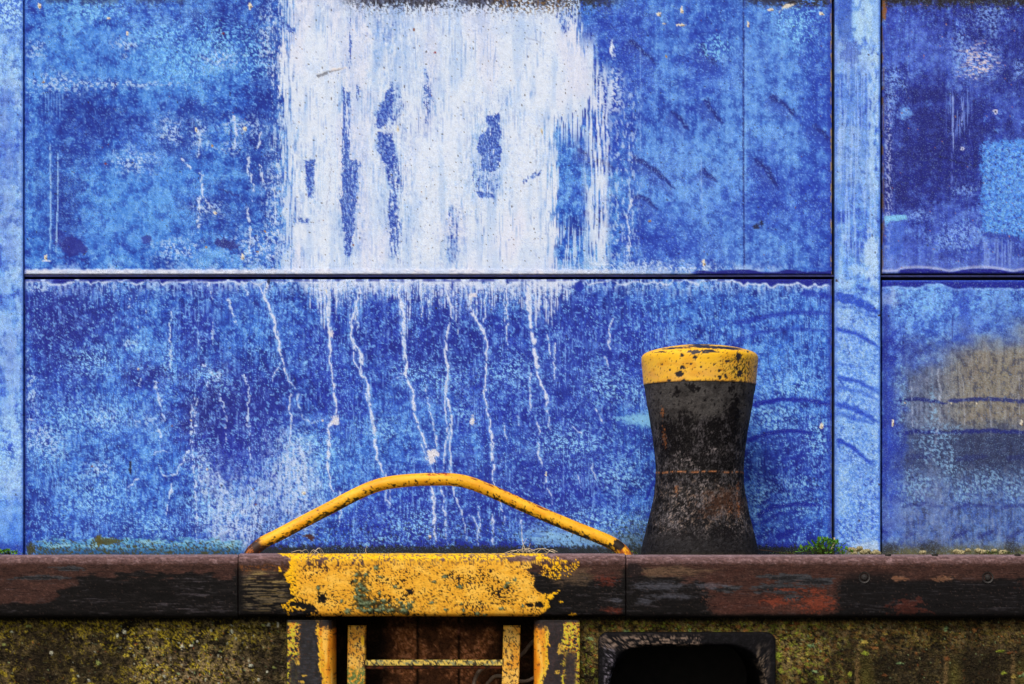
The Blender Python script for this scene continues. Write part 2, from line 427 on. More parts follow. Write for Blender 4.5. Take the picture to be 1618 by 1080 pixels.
    def hole(x0, x1, y0, y1, thr=.5, e=6, ey=20, g=.16):
        nonlocal B
        n = .5 * cv.N(3.2, 24, x0 * .37, 3, .65) + .5 * cv.N(6, 8, x0 * .11, 4, .8)
        d = np.sqrt(((x - (x0 + x1) / 2) / ((x1 - x0) * .56)) ** 2 + (np.abs(y - (y0 + y1) / 2) / ((y1 - y0) * .56)) ** 2.6)
        far = cv.box(x0 - 12, x1 + 12, y0 - 25, y1 + 25, 4, 10)
        B = np.maximum(B, ss(.46, .60, 1.0 - .55 * d + 2.1 * (n - .5) + (.5 - thr) * .8) * far)
        B = np.maximum(B, .45 * ss(.30, .62, 1.02 - .50 * d + 1.2 * (n - .5) + (.5 - thr)) * far)
    def worn(pts, dens, op=1.0, warp=3.0, seed=1):
        i, m = cv.poly(Z(pts, 420, 0, 2.4), None, warp=warp, ws=9, seed=seed, soft=2.6)
        if not len(i): return
        n = .55 * fbm(x[i], y[i], 2.6, 30, seed + 3, 3, .7) + .45 * fbm(x[i], y[i], 5, 8, seed + 6, 4, .85)
        B[i] = np.maximum(B[i], ss(1.15 - dens, 1.33 - dens, n * 1.0 + .42 * m - .1) * ss(0, .3, m) * op)
        B[i] = np.maximum(B[i], .42 * m * ss(.35, .65, n) * op)
    worn([(455, 350), (485, 335), (478, 400), (462, 450), (440, 487), (416, 480), (420, 430), (440, 395)], .72, seed=3)
    worn([(470, 300), (490, 320), (517, 350), (520, 420), (495, 455), (470, 480), (462, 420), (470, 350)], .34, seed=5)
    worn([(424, 500), (475, 505), (486, 560), (490, 600), (478, 650), (445, 605), (424, 570)], .70, seed=7)
    worn([(445, 590), (495, 590), (520, 700), (502, 800), (515, 860), (505, 965), (475, 985), (465, 900), (460, 800), (470, 720), (448, 640)], .44, seed=9)
    worn([(468, 790), (490, 800), (488, 890), (470, 890)], .62, seed=10)
    worn([(290, 605), (355, 610), (350, 660), (345, 740), (332, 860), (325, 965), (302, 970), (296, 860), (283, 760), (291, 690)], .66, seed=11)
    worn([(292, 330), (300, 340), (304, 480), (318, 605), (290, 605), (293, 450)], .66, warp=1, seed=12)
    worn([(308, 350), (318, 350), (316, 400), (308, 400)], .8, warp=1, seed=13); worn([(318, 70), (323, 70), (322, 260), (316, 260)], .6, warp=1, seed=14); worn([(312, 400), (322, 400), (318, 600), (310, 600)], .5, warp=1, seed=15)
    worn([(150, 605), (187, 603), (182, 690), (176, 755), (154, 740), (151, 680)], .60, seed=16); worn([(90, 815), (165, 825), (160, 850), (100, 840)], .42, seed=17); worn([(340, 320), (352, 320), (354, 380), (344, 380)], .5, seed=41)
    worn([(832, 445), (886, 425), (892, 560), (882, 640), (850, 652), (808, 645), (822, 600), (798, 560), (815, 505), (850, 490)], .66, seed=18)
    worn([(775, 590), (820, 650), (888, 662), (885, 720), (866, 752), (800, 740), (780, 680)], .36, seed=19); worn([(795, 725), (868, 738), (866, 752), (810, 746)], .7, warp=1.5, seed=20)
    worn([(598, 320), (625, 315), (636, 380), (622, 400), (600, 402)], .46, seed=21); worn([(600, 255), (615, 255), (618, 320), (604, 320)], .4, seed=22); worn([(598, 402), (620, 402), (622, 470), (602, 470)], .36, seed=42)
    worn([(690, 780), (735, 790), (728, 990), (690, 1000)], .34, seed=23); cv.line([(716, 325), (716.5, 350), (716, 392)], 1.1, (60, 84, 160), .0, warp=.5)
    worn([(1045, 640), (1020, 655), (975, 680), (972, 700), (1010, 680), (1040, 668)], .50, warp=1, seed=24); worn([(410, 60), (500, 80), (490, 150), (415, 160)], .24, .7, seed=25)
    worn([(1095, 60), (1175, 10), (1180, 80), (1130, 130)], .40, seed=26); worn([(60, 60), (120, 110), (110, 130), (50, 100)], .5, seed=27)
    cv.mix(B * .75, (52, 82, 172)); cv.mix(B * ss(.5, .3, cv.gr) * .6, (24, 44, 140)); cv.mix(B * ss(.58, .74, cv.gr) * .5, (150, 176, 228))
    H = np.zeros(len(x))
    for a in [(612, 180, 26, 62), (625, 300, 24, 120), (556, 320, 22, 90), (490, 290, 16, 48), (772, 225, 30, 62), (765, 290, 34, 28), (678, 150, 14, 50), (716, 370, 20, 60), (548, 200, 12, 90), (608, 60, 34, 60)]:
        i, mm = cv.blob(*a, seed=a[0] % 11, soft=.5, rag=.8, nsx=5, nsy=30); H[i] = np.maximum(H[i], mm)
    B2 = H * ss(.42, .70, .6 * cv.N(3, 36, 158, 4, .7) + .4 * cv.N(7, 9, 159, 4, .85))
    W0 = W * (1 - B * .95) * (1 - .42 * B2)
    tone = cv.N(22, 150, 48, 4); t2 = cv.N(60, 60, 49, 3)
    mott = cv.N(8, 8, 52, 4, .7)
    wc = np.array((214, 226, 247.)) + (np.array((180, 202, 238.)) - np.array((214, 226, 247.))) * (np.clip(ss(.50, .80, tone) * .7 + ss(.62, .9, t2) * .4 + .3 * ss(.52, .9, mott), 0, 1))[:, None]
    lav = ss(.5, .8, cv.N(70, 200, 50, 3)); wc += (np.array((218, 218, 240.)) - wc) * (lav * .45)[:, None]
    cv.c += (wc - cv.c) * np.clip(W0 * .97, 0, 1)[:, None]; cv.h += W0 * .0006
    # translucent blue veils over the white
    V = cv.box(590, 660, 20, 130, 14, 40) * .35 + cv.box(560, 600, 190, 420, 10, 60) * .25 + cv.box(668, 700, 20, 200, 12, 40) * .2 + cv.box(735, 792, 240, 320, 10) * .35 + cv.box(520, 560, 60, 250, 14, 40) * .16 + cv.box(500, 900, -10, 40, 20) * .25
    cv.mix(V * ss(.40, .66, cv.N(6, 40, 51, 4, .65)) * W, (136, 168, 228))
    sp = cv.N(4, 5, 53, 2, .6); cv.mix(W * ss(.88, .94, sp) * .5, (110, 134, 196))
    gr = cv.N(3.4, 3.4, 54, 2, .7); cv.mix(W0 * ss(.60, .85, gr) * .3, (170, 190, 228)); cv.mix(W0 * ss(.72, .9, cv.N(3.4, 3.4, 152, 2, .7)) * ss(.4, .6, t2) * .5, (140, 164, 214))
    cv.line([(500, 121), (512, 116), (545, 107)], (2.6, .6), (110, 112, 120), .8, warp=2, seed=4, brk=.1); cv.line([(522, 110), (548, 105)], 1.5, (232, 222, 222), .7, seed=5)
    for p in [[(850, 190), (845, 240), (850, 300)], [(830, 60), (856, 66)], [(545, 300), (540, 340)], [(520, 240), (522, 300), (515, 330)]]:
        cv.line(p, .7, (130, 140, 170), .6, warp=4, seed=int(p[0][0]), brk=.3)
    # thin pale run marks
    cv.line([(79, 222), (80, 300), (79, 413)], .95, (162, 196, 244), .85, warp=.8, seed=2, brk=.15)
    cv.line([(92, 238), (91, 330), (89, 370), (89, 412)], .95, (162, 196, 244), .85, warp=.8, seed=3, brk=.15)
    for q in range(7): cv.line([(72 + q * 4.5, 145), (72 + q * 4.5, 175 + 9 * (q % 3))], .7, (150, 186, 240), .5, warp=.6, seed=q)
    dr = [Z(p, 0, 0, 2.4) for p in [[(945, 590), (940, 640), (962, 700), (958, 765)], [(935, 780), (938, 810), (952, 860), (945, 960)], [(745, 490), (760, 520), (750, 600)], [(765, 650), (770, 740), (800, 790)], [(885, 420), (895, 500), (890, 560)], [(990, 500), (975, 570)], [(755, 740), (752, 880)], [(690, 600), (720, 640)], [(985, 620), (1000, 700)]]]
    dr += [Z(p, 900, 0, 2.4) for p in [[(160, 145), (165, 200), (158, 290)], [(156, 300), (158, 340), (152, 400)], [(150, 400), (138, 440), (145, 520), (140, 600)], [(235, 745), (228, 790), (215, 825), (230, 870), (225, 930), (220, 980)]]]
    for k, p in enumerate(dr): cv.line(p, 1.7, (196, 210, 242), .9, warp=3, ws=7, seed=k + 2, brk=.33, h=.0006)
    cv.dab(964, 150, 4, 22, (190, 208, 244), .7, seed=2, nsx=4, nsy=6); cv.dab(966, 75, 3, 9, WHT, .9, seed=3, nsx=3)
    # grimy head of the sheet, rust specks, chips
    gm = ss(9, 4, y + 26 * (.5 * cv.N(7, 7, 55, 4, .85) + .5 * cv.N(3.5, 30, 155, 3, .7) - .5)) * ss(.34, .5, cv.N(70, 90, 56, 3))
    cv.mix(gm * .92 * (cv.box(560, 965, -20, 40, 40) * .9 + cv.box(40, 330, -20, 12, 30) * .55 + cv.box(1180, 1320, -20, 16, 20) * .8), (38, 34, 42), .0)
    cv.mix(ss(34, 4, y) * cv.box(560, 960, -10, 60, 40, 10) * ss(.60, .70, cv.N(3.6, 6, 57, 3, .75) + .12 * ss(20, 0, y)) * .85, (34, 32, 44)); cv.mix(ss(60, 10, y) * W * ss(.5, .7, cv.N(9, 20, 157, 4, .7)) * .35, (130, 152, 200))
    cv.mix(cv.box(780, 900, -10, 18, 20, 8) * ss(.60, .70, cv.N(4, 5, 58, 2)) * .9, (120, 96, 60))
    cv.mix(cv.box(1225, 1312, -10, 10, 12, 5) * ss(.42, .56, cv.N(9, 4, 59, 3)) * .9, (34, 28, 34))
    pits(cv, 12, .80, (44, 34, 52), 5)
    pits(cv, 13, .90, (110, 60, 40), 5)
    rs = random.Random(4)
    for k in range(12):
        a, b = rs.uniform(60, 1300), rs.uniform(10, 420)
        cv.dab(a, b, 1.7, 1.9, rs.choice([(120, 70, 40), (40, 30, 40), (170, 130, 50), (130, 50, 60)]), .9, seed=k, nsx=3, nsy=3)
    chips(cv, [(62, 9, 3, 6), (395, 9, 3.5, 7), (172, 28, 2.5, 2.5), (201, 52, 2.2, 4), (72, 406, 2.6, 6), (383, 406, 3.5, 6), (387, 203, 4, 5), (310, 205, 2.5, 4), (340, 336, 3, 3),
               (1041, 22, 4, 5), (1077, 16, 2.6, 7), (1076, 39, 9, 2.4), (1050, 37, 3, 1.5), (1217, 15, 6, 3), (1298, 21, 3.5, 4), (1182, 38, 2, 6), (1112, 415, 3, 7), (629, 203, 2.4, 6), (856, 207, 2, 5)])
    cv.poly([(1230, 20), (1240, 6), (1256, 6), (1250, 11), (1238, 13)], (214, 206, 190), .95, warp=1.5, ws=4)
    cv.mix(cv.box(66, 80, 411, 412.5, 1, .6) * .9, (220, 226, 240))
    for p in [(1195, 357, 5, 4), (1203, 352, 3, 4)]: cv.dab(*p, (24, 26, 60), .8, seed=3, nsx=3, nsy=3)
    # pale ridge along the foot, deep blue overlap at the right
    w1 = 2.4 * (cv.N(9, 30, 60, 2) - .5)
    ridge = ss(423, 427.5, y + w1) * ss(1150, 860, x)
    cv.mix(ridge * .95, (214, 220, 240), .0012); cv.mix(ss(.5, .66, cv.N(12, 4, 61, 3)) * ridge * .5, (150, 160, 196))
    cv.mix(ss(412, 426, y + 14 * (cv.N(6, 8, 62, 3, .7) - .5)) * .55 * ss(.4, .6, cv.N(30, 30, 63, 3)), (180, 200, 240))
    sc_ = 429.5 - 4 * np.abs(np.sin(x / 23.0 + 2 * cv.N(60, 60, 64, 2))) * ss(.3, .6, cv.N(60, 200, 65, 2)) * ss(1080, 1110, x)
    cv.mix(ss(-.8, .8, y - sc_) * ss(1085, 1110, x), (20, 30, 128)); 
    cv.mix(ss(1303, 1312, x) * .5, (30, 50, 150)); cv.mix(ss(1311.5, 1313, x) * ss(.42, .55, cv.N(3, 18, 66, 2)) * .9, (150, 130, 90))
    cv.mix(ss(43, 38, x) * .5, (36, 60, 160))
    cv.mix(ss(.62, .76, cv.N(3.4, 9, 160, 3, .8)) * B * .6, (176, 198, 236))
    cv.a[:] = np.clip(.55 * ss(-.2, .35, cv.v) + .25 * m, 0, 1) * (1 - W0 * .85)
    return cv

DRIPS_C = [  # (points in zoomed units, width start, width end)
    ([(60, 50), (38, 100), (60, 150), (85, 240), (100, 330), (120, 385), (150, 440)], 3.6, 1.8),
    ([(22, 70), (36, 105)], 1.5, 1.5),
    ([(155, 440), (165, 500), (180, 540), (205, 555), (240, 552)], .7, .5),
    ([(100, 345), (78, 375), (70, 410)], 1.1, .8),
    ([(135, 450), (130, 500), (135, 560), (132, 640)], 1.5, 1.0),
    ([(262, 60), (268, 190), (275, 240), (270, 330), (290, 420), (288, 480), (298, 530), (266, 580), (270, 650), (265, 720), (275, 780), (296, 845)], 3.4, 2.2),
    ([(380, 55), (375, 130), (350, 190), (348, 250), (385, 320), (385, 385), (408, 425), (415, 490), (430, 560), (432, 620), (440, 680), (462, 730), (482, 775), (490, 860)], 2.8, 2.2),
    ([(368, 140), (372, 210), (362, 230)], 1.6, 1.2), ([(352, 255), (362, 340), (385, 390)], 1.9, 1.7),
    ([(400, 450), (418, 520), (425, 560)], 1.2, 1),
    ([(522, 50), (520, 110), (540, 190), (528, 250), (545, 330), (545, 390), (565, 440), (570, 500), (580, 550), (605, 610), (630, 680), (640, 745)], 4.2, 2.4),
    ([(530, 200), (540, 290), (535, 340)], 1.4, 1), ([(525, 380), (508, 400)], .8, .8),
    ([(612, 420), (630, 520), (650, 600), (655, 680)], .9, .8), ([(600, 630), (615, 690), (640, 700)], 1.0, 1),
    ([(634, 780), (645, 870), (642, 930), (652, 1010)], 3.2, 2.0), ([(672, 790), (680, 870), (692, 990)], 1.4, .8),
    ([(675, 70), (702, 130), (705, 190), (682, 265), (690, 340), (692, 400), (680, 440), (698, 500), (708, 545), (700, 600), (700, 720), (715, 810), (745, 900), (762, 980)], 3.4, 1.4),
    ([(690, 400), (680, 500), (688, 560), (695, 600), (680, 650), (678, 730)], 1.3, 1.0), ([(700, 560), (690, 620), (700, 640)], 1, 1),
    ([(770, 75), (775, 140), (795, 200), (830, 250), (830, 350), (822, 450), (838, 540), (850, 620), (852, 700), (855, 770), (880, 850), (895, 915)], 2.6, 1.8),
    ([(800, 205), (822, 225)], 1.5, 1.2), ([(828, 90), (823, 200)], 1.8, .8),
    ([(905, 60), (902, 140), (905, 300)], 2.0, .8), ([(628, 60), (626, 190)], 1.4, .6), ([(598, 70), (604, 200)], 1.2, .6),
    ([(972, 60), (985, 200), (1003, 310), (1010, 390), (1040, 450), (1050, 550), (1058, 580)], 6.5, 1.7),
    ([(985, 380), (985, 520)], 1.4, 1), ([(1048, 240), (1052, 330)], 1.3, .8), ([(1068, 270), (1070, 410)], 1.1, .7),
    ([(1008, 550), (1022, 605)], 1.1, .8), ([(1012, 620), (1020, 690), (1030, 715)], 1.8, 1.0), ([(1042, 750), (1040, 775)], 2.2, 1), ([(1050, 790), (1068, 850)], 1, .7),
    ([(1280, 180), (1263, 240), (1270, 300)], 1.6, 1.2), ([(1215, 500), (1230, 520), (1242, 560)], 1.4, .9), ([(1250, 320), (1262, 360)], 1.2, 1),
    ([(1205, 700), (1212, 760)], .9, .7), ([(1135, 570), (1170, 600)], .8, .6), ([(940, 530), (945, 570)], 1, .8), ([(895, 560), (900, 620)], .9, .7),
    ([(305, 800), (312, 920)], 1.1, .8), ([(470, 780), (478, 860)], 1.1, .9), ([(800, 850), (810, 990)], .9, .7), ([(850, 880), (852, 1000)], .9, .7),
    ([(950, 900), (965, 1000)], .8, .7), ([(770, 880), (800, 930), (798, 1000)], 1.0, .7), ([(1150, 740), (1170, 790)], .9, .7)]
DRIPS_L = [
    ([(612, 150), (602, 240), (610, 300), (600, 400)], 1.4, 1.0), ([(548, 405), (568, 470), (575, 520), (584, 545)], 2.0, 1.8),
    ([(692, 460), (680, 530), (682, 640), (692, 760), (700, 870), (695, 975)], 2.0, 1.0), ([(700, 470), (692, 600)], 1, .7),
    ([(672, 650), (650, 705)], 1.6, 1.2), ([(650, 700), (622, 740), (588, 748), (565, 715)], 1.6, .8), ([(612, 770), (600, 830), (590, 890)], 1.8, 1.0),
    ([(495, 752), (470, 775), (443, 798)], 1.7, 1.1), ([(722, 348), (745, 375), (782, 402)], 2.2, 1.2), ([(742, 390), (735, 435)], 1, .8),
    ([(862, 380), (878, 410), (885, 470), (880, 540), (888, 600)], 1.4, 1.3), ([(865, 60), (880, 112)], 2.0, 1.0), ([(812, 110), (838, 212)], 2.2, .9), ([(740, 60), (760, 120)], 2.0, .8),
    ([(562, 580), (575, 605), (562, 620)], 2.2, 1.4), ([(545, 668), (575, 656), (600, 660)], 1.5, .8), ([(770, 735), (795, 800), (765, 920), (768, 975)], 1.7, .9),
    ([(712, 700), (708, 750), (722, 775)], 1.8, 1.2), ([(775, 450), (800, 510), (805, 640)], .9, .7), ([(760, 200), (756, 280)], .9, .7), ([(500, 395), (500, 430)], 1.6, 1),
    ([(460, 115), (461, 150)], 1, .7), ([(488, 180), (492, 225)], 1, .7), ([(520, 150), (522, 180)], 1, .7), ([(700, 230), (712, 300)], 1, .8), ([(885, 640), (892, 690)], .9, .8), ([(90, 545), (128, 545)], 1.2, .6),
    ([(800, 780), (830, 880)], 1.2, .8), ([(900, 850), (915, 940)], 1.1, .8), ([(1065, 640), (1080, 690)], 1.5, 1), ([(1030, 680), (1050, 760)], 1, .8)]

def paint_lower(x, y):
    cv = Canvas(x, y, BLUE)
    base_blue(cv, (8, 34, 124), (30, 74, 172), (80, 136, 216), -.13, 71, .5)
    for a in [(120, 640, 70, 70), (200, 560, 60, 40), (80, 720, 50, 60), (180, 800, 80, 50), (330, 640, 40, 60), (250, 700, 60, 40), (480, 760, 60, 60), (560, 700, 60, 40), (720, 690, 40, 20), (660, 640, 50, 40), (970, 820, 70, 30), (1220, 660, 50, 60), (1250, 560, 60, 40), (1260, 820, 40, 20), (990, 700, 50, 40), (1240, 480, 60, 30), (60, 500, 25, 40), (150, 500, 40, 30), (380, 500, 60, 30), (1060, 480, 60, 30)]:
        light(cv, *a, op=.5, seed=a[0] % 17, col=(84, 142, 226))
    for a in [(80, 520, 40, 50), (120, 500, 60, 30), (110, 600, 25, 40), (230, 590, 30, 18), (340, 640, 45, 50), (370, 700, 50, 50), (360, 720, 40, 40), (310, 510, 30, 30), (410, 640, 40, 40), (330, 450, 40, 12), (520, 560, 30, 60), (600, 500, 36, 50), (720, 500, 40, 60), (640, 560, 40, 50), (540, 640, 36, 40), (760, 640, 50, 60), (880, 600, 60, 80), (800, 560, 30, 50), (930, 690, 60, 50), (880, 780, 70, 40), (700, 820, 80, 40), (600, 820, 60, 40), (860, 760, 60, 30), (1260, 720, 40, 40), (1240, 850, 60, 24), (1000, 560, 40, 60), (930, 520, 40, 50), (60, 660, 14, 30)]:
        shade(cv, *a, op=.55, seed=a[0] % 19, col=(24, 42, 156))
    st = cv.N(4, 90, 73, 3, .6); cv.mix(ss(.56, .74, st) * .38 * ss(900, 440, y), (120, 162, 232))
    shade(cv, 330, 655, 40, 50, op=.85, seed=5, col=(26, 34, 122)); shade(cv, 400, 640, 46, 40, op=.75, seed=6, col=(28, 40, 132)); shade(cv, 110, 520, 60, 60, op=.7, seed=12, col=(24, 38, 128)); shade(cv, 900, 600, 60, 90, op=.6, seed=13, col=(40, 64, 158)); shade(cv, 700, 540, 70, 60, op=.6, seed=14, col=(22, 40, 138)); shade(cv, 820, 770, 90, 60, op=.6, seed=15, col=(34, 52, 146)); shade(cv, 235, 590, 26, 12, op=.6, seed=7, col=(30, 36, 120)); shade(cv, 85, 500, 26, 40, op=.5, seed=8, col=(26, 34, 130))
    shade(cv, 375, 700, 60, 26, op=.5, seed=9, col=(32, 42, 146)); shade(cv, 310, 530, 14, 26, op=.4, seed=11, col=(40, 46, 140))
    grime(cv, .45)
    # cyan flake clouds
    m = np.zeros(len(x))
    for a in [(145, 570, 45, 25), (120, 660, 60, 30), (75, 710, 36, 30), (220, 545, 22, 18), (180, 655, 40, 22), (265, 570, 12, 35), (330, 590, 25, 16), (355, 610, 16, 12), (150, 780, 60, 40), (320, 740, 22, 26), (480, 700, 50, 20), (505, 740, 40, 60),
              (600, 680, 40, 20), (655, 590, 40, 20), (722, 650, 20, 14), (950, 825, 90, 22), (900, 700, 60, 25), (975, 750, 40, 30), (660, 830, 60, 25), (600, 860, 60, 14), (700, 600, 40, 20), (1250, 610, 50, 20), (1225, 660, 40, 30), (1290, 690, 20, 40), (1200, 790, 20, 30), (1260, 770, 40, 14), (1270, 800, 40, 12), (960, 610, 40, 30), (810, 590, 40, 25), (330, 800, 40, 40), (240, 830, 40, 20), (1000, 620, 22, 20)]:
        i, mm = cv.blob(*a, seed=a[0] % 7, soft=.45); m[i] = np.maximum(m[i], mm)
    specks(cv, m, 24, (150, 202, 250), .54, 5, .9)
    vs = cv.N(2.6, 34, 183, 3, .7); cv.mix(ss(.66, .78, vs) * ss(.45, .65, cv.N(60, 50, 184, 3)) * .5, (140, 180, 238)); cv.mix(ss(.34, .22, vs) * .4, (16, 30, 112))
    m2 = m
    m = np.zeros(len(x))
    for a in [(60, 690, 40, 20), (80, 700, 20, 24), (155, 740, 22, 14), (230, 665, 26, 10), (205, 540, 12, 10), (253, 685, 9, 8), (50, 620, 10, 30), (60, 455, 30, 8), (35, 600, 10, 60), (320, 720, 20, 12), (165, 660, 20, 14), (340, 590, 14, 12)]:
        i, mm = cv.blob(*a, seed=a[0] % 7, soft=.45); m[i] = np.maximum(m[i], mm)
    specks(cv, m, 25, (180, 206, 244), .50, 6, .8)
    g = cv.N(3.4, 3.4, 78, 2, .8); cv.mix(ss(.88, .96, g) * .8, (150, 196, 246)); g2 = cv.N(9, 9, 79, 5, .85); cv.mix(ss(.70, .80, g2) * .7, (128, 178, 240))
    specks(cv, ss(.52, .62, cv.N(60, 50, 179, 4, .6)), 178, (140, 190, 244), .70, 6, .6)
    # whitish scoured fans
    fn = cv.N(4, 26, 26, 4, .7)
    for a in [(445, 760, 34, 62), (470, 730, 22, 40), (355, 810, 34, 50), (375, 845, 30, 24), (330, 760, 16, 24), (480, 790, 26, 50), (400, 800, 30, 40)]:
        i, mm = cv.blob(*a, seed=5, soft=.5, rag=.5); cv.mixi(i, mm * ss(.30, .62, .5 * fn[i] + .5 * cv.gr[i]) * .75, (186, 204, 238), .0003)
    # pale flash and foot washes
    cv.poly([(968, 660), (1000, 654), (1034, 650), (1034, 676), (1010, 672)], (138, 194, 236), .85, warp=4, ws=7, soft=4)
    cv.dab(905, 853, 80, 11, (128, 172, 214), .8, seed=3, nsx=24, nsy=8, soft=.25); cv.dab(975, 858, 50, 14, (112, 140, 164), .7, seed=4, nsx=18, nsy=8, soft=.3); cv.dab(1010, 850, 26, 30, (60, 84, 104), .5, seed=5, nsx=6, nsy=6, soft=.4)
    cv.dab(870, 840, 40, 10, (150, 196, 236), .5, seed=6, nsx=9, nsy=6, soft=.3)
    # rolling pale band under the joint
    k = cv.N(16, 30, 27, 3)
    cv.mix(ss(470, 446, y + 24 * (k - .5)) * ss(.35, .6, cv.N(5, 16, 28, 3)) * .75, (172, 196, 240))
    # white comb of runs under the white patch
    comb = cv.N(2.6, 70, 29, 3, .6); lng = cv.N(16, 1e4, 30, 3, .7)
    dens = cv.box(485, 905, 430, 600, 18)
    dens = dens * (.45 + .55 * np.maximum.reduce([np.exp(-((x - c) / s) ** 2) for c, s in [(515, 26), (560, 14), (640, 18), (715, 34), (765, 20), (843, 26), (870, 16), (800, 12)]]))
    reach = 446 + 95 * dens * (lng * .6 + .2) * (.45 + comb)
    cm = ss(10, -8, y - reach) * ss(.42, .56, comb + .25 * ss(470, 444, y)) * ss(.05, .25, dens)
    cv.mix(cm * .85 * (.35 + .65 * ss(.35, .6, cv.N(7, 12, 180, 4, .8))), (198, 212, 242), .0005)
    cv.mix(ss(460, 446, y + 8 * (comb - .5)) * cv.box(480, 900, 400, 600, 20) * .55 * ss(.35, .55, lng), (206, 216, 240))
    for xx, y1, ww in [(506, 510, 2), (512, 530, 2.4), (520, 520, 2), (530, 505, 1.8), (838, 540, 2.6), (846, 520, 2), (852, 505, 2.2), (862, 512, 1.6), (870, 500, 1.8), (880, 490, 1.4), (664, 490, 1.8), (706, 480, 3), (745, 475, 1.8), (777, 480, 1.6), (878, 470, 1.6)]:
        cv.line([(xx, 444), (xx + 1, y1)], (ww, .5), (206, 216, 242), .85, warp=.8, seed=int(xx), brk=.2)
    # root-like runs
    for k, (p, a, b) in enumerate(DRIPS_C):
        q = Z(p, 400, 420, 2.25)
        cv.line(q, (a * .5 * 1.5 + 2.2, b * .5 * 1.5 + 1.6), (140, 178, 238), .38, warp=3.0, ws=10, seed=k, brk=.2, soft=2)
        cv.line(q, (a * .46 + .25, b * .46 + .25), (206, 216, 243), .95, warp=3.0, ws=10, seed=k, brk=.27, h=.0008)
    for k, (p, a, b) in enumerate(DRIPS_L):
        cv.line(Z(p, 0, 420, 2.25), (a * .7 + .2, b * .7 + .2), (184, 204, 243), .95, warp=3.6, ws=7, seed=k + 40, brk=.30, h=.0006)
    for a in [(682, 722, 6, 11), (684, 716, 8, 6), (530, 664, 6, 7), (522, 527, 4, 5), (746, 665, 3, 8), (748, 466, 5, 4)]:
        cv.dab(*a, (214, 214, 226), .9, seed=a[0], nsx=6, nsy=6)
    rr = random.Random(8)
    for k in range(46):      # faint hair-thin runs
        a = rr.uniform(300, 1000); b = rr.uniform(450, 830); L = rr.uniform(20, 90)
        cv.line([(a, b), (a + rr.uniform(-1, 2), b + L)], .75, (146, 182, 240), .6, warp=.8, seed=k, brk=.35)
    # sweeping brush arcs at the right
    arcs = [([(450, 205), (560, 180), (680, 163), (800, 170)], 4, .5), ([(430, 280), (540, 235), (650, 222), (800, 232)], 3, .35), ([(515, 495), (600, 475), (700, 475), (806, 496)], 3.6, .95), ([(498, 622), (560, 597), (640, 585), (735, 592)], 3.4, .9),
            ([(530, 892), (590, 855), (690, 846), (760, 852)], 4, .8), ([(545, 915), (610, 880), (690, 872)], 3, .6), ([(600, 972), (640, 948), (668, 944)], 5, .8), ([(620, 690), (700, 672)], 3, .5), ([(620, 725), (710, 690)], 3, .5), ([(640, 750), (720, 720)], 3, .4),
            ([(135, 832), (165, 762)], 2.2, .8), ([(690, 95), (806, 110)], 5, .5), ([(530, 860), (620, 800), (760, 790)], 4, .3), ([(560, 990), (640, 910), (740, 900)], 4, .3)]
    for p, ww, op in arcs: cv.line(Z(p, 960, 420, 2.25), (ww, ww * .7), (12, 34, 148), min(1, op * 1.15), warp=1.2, ws=20, seed=int(p[0][0]), brk=.06, soft=2.2)
    # scalloped deep-blue overlap under the joint
    sl = 447 - 3.5 * ss(.5, .2, cv.N(16, 99, 32, 2)) - 6 * np.abs(np.sin(x / 19. + 3 * cv.N(50, 99, 33, 2)))
    msk = (ss(75, 90, x) * ss(400, 380, x) + ss(1130, 1165, x) + .5 * ss(.62, .66, cv.N(30, 99, 34, 2)) * ss(950, 1000, x)) 
    cv.mix(ss(1, -1, y - (sl + 1 + 5 * ss(1160, 1190, x))) * np.clip(msk, 0, 1), (20, 34, 138)); cv.mix(np.exp(-((y - sl - 3 - 5 * ss(1160, 1190, x)) / 1.6) ** 2) * .8, (200, 212, 240))
    cv.mix(ss(446, 443, y) * .6 * ss(.4, .6, cv.N(20, 20, 35, 2)), (26, 36, 120))
    cv.dab(914, 453, 8, 7, (24, 52, 160), .95, seed=3, nsx=8); cv.dab(425, 443, 3, 5, (20, 22, 70), .9, seed=3)
    # foot of the sheet
    tb = ss(848, 856, y + 16 * (cv.N(26, 9, 36, 4, .65) - .5)) * ss(48, 66, x) * ss(392, 372, x + 12 * (cv.N(8, 8, 37, 3) - .5))
    cv.mix(tb * (.55 + .4 * ss(.4, .6, cv.N(9, 7, 181, 4, .8))), (96, 156, 196)); cv.mix(tb * ss(.5, .7, cv.N(22, 7, 38, 3)) * .6, (158, 200, 214)); cv.mix(tb * ss(.62, .72, cv.N(4, 4, 182, 3, .8) + .01 * (y - 862)) * .85, (30, 40, 48)); cv.mix(tb * ss(862, 872, y) * .75, (34, 84, 132))
    ol = ss(.60, .74, cv.N(7, 5, 39, 4, .85) + .012 * (y - 862)) * ss(846, 856, y) * ss(40, 50, x) * ss(400, 360, x)
    cv.mix(ol * .85, (70, 66, 30)); cv.dab(156, 853, 5, 9, (90, 84, 24), .95, seed=2, nsx=4, nsy=4); cv.dab(170, 855, 22, 5, (74, 74, 40), .85, seed=3, nsx=5, nsy=4); cv.dab(48, 868, 7, 10, (60, 60, 30), .9, seed=4, nsx=4)
    y0_ = y; y = y + 4; md = cv.box(398, 1320, 840, 900, 8)
    cv.mix(md * ss(.42, .54, cv.N(16, 60, 80, 3) + .02 * (y - 866)) * ss(856, 862, y) * .85 * ss(860, 840, x), (22, 40, 140))
    cv.mix(ss(1195, 1205, x) * ss(858, 866, y + 9 * (cv.N(20, 20, 81, 3) - .5)) * .85, (22, 42, 150))
    cv.mix(ss(864, 870, y + 12 * (cv.N(5, 5, 82, 3, .75) - .5)) * ss(395, 400, x) * .9, (24, 30, 30))
    y = y0_
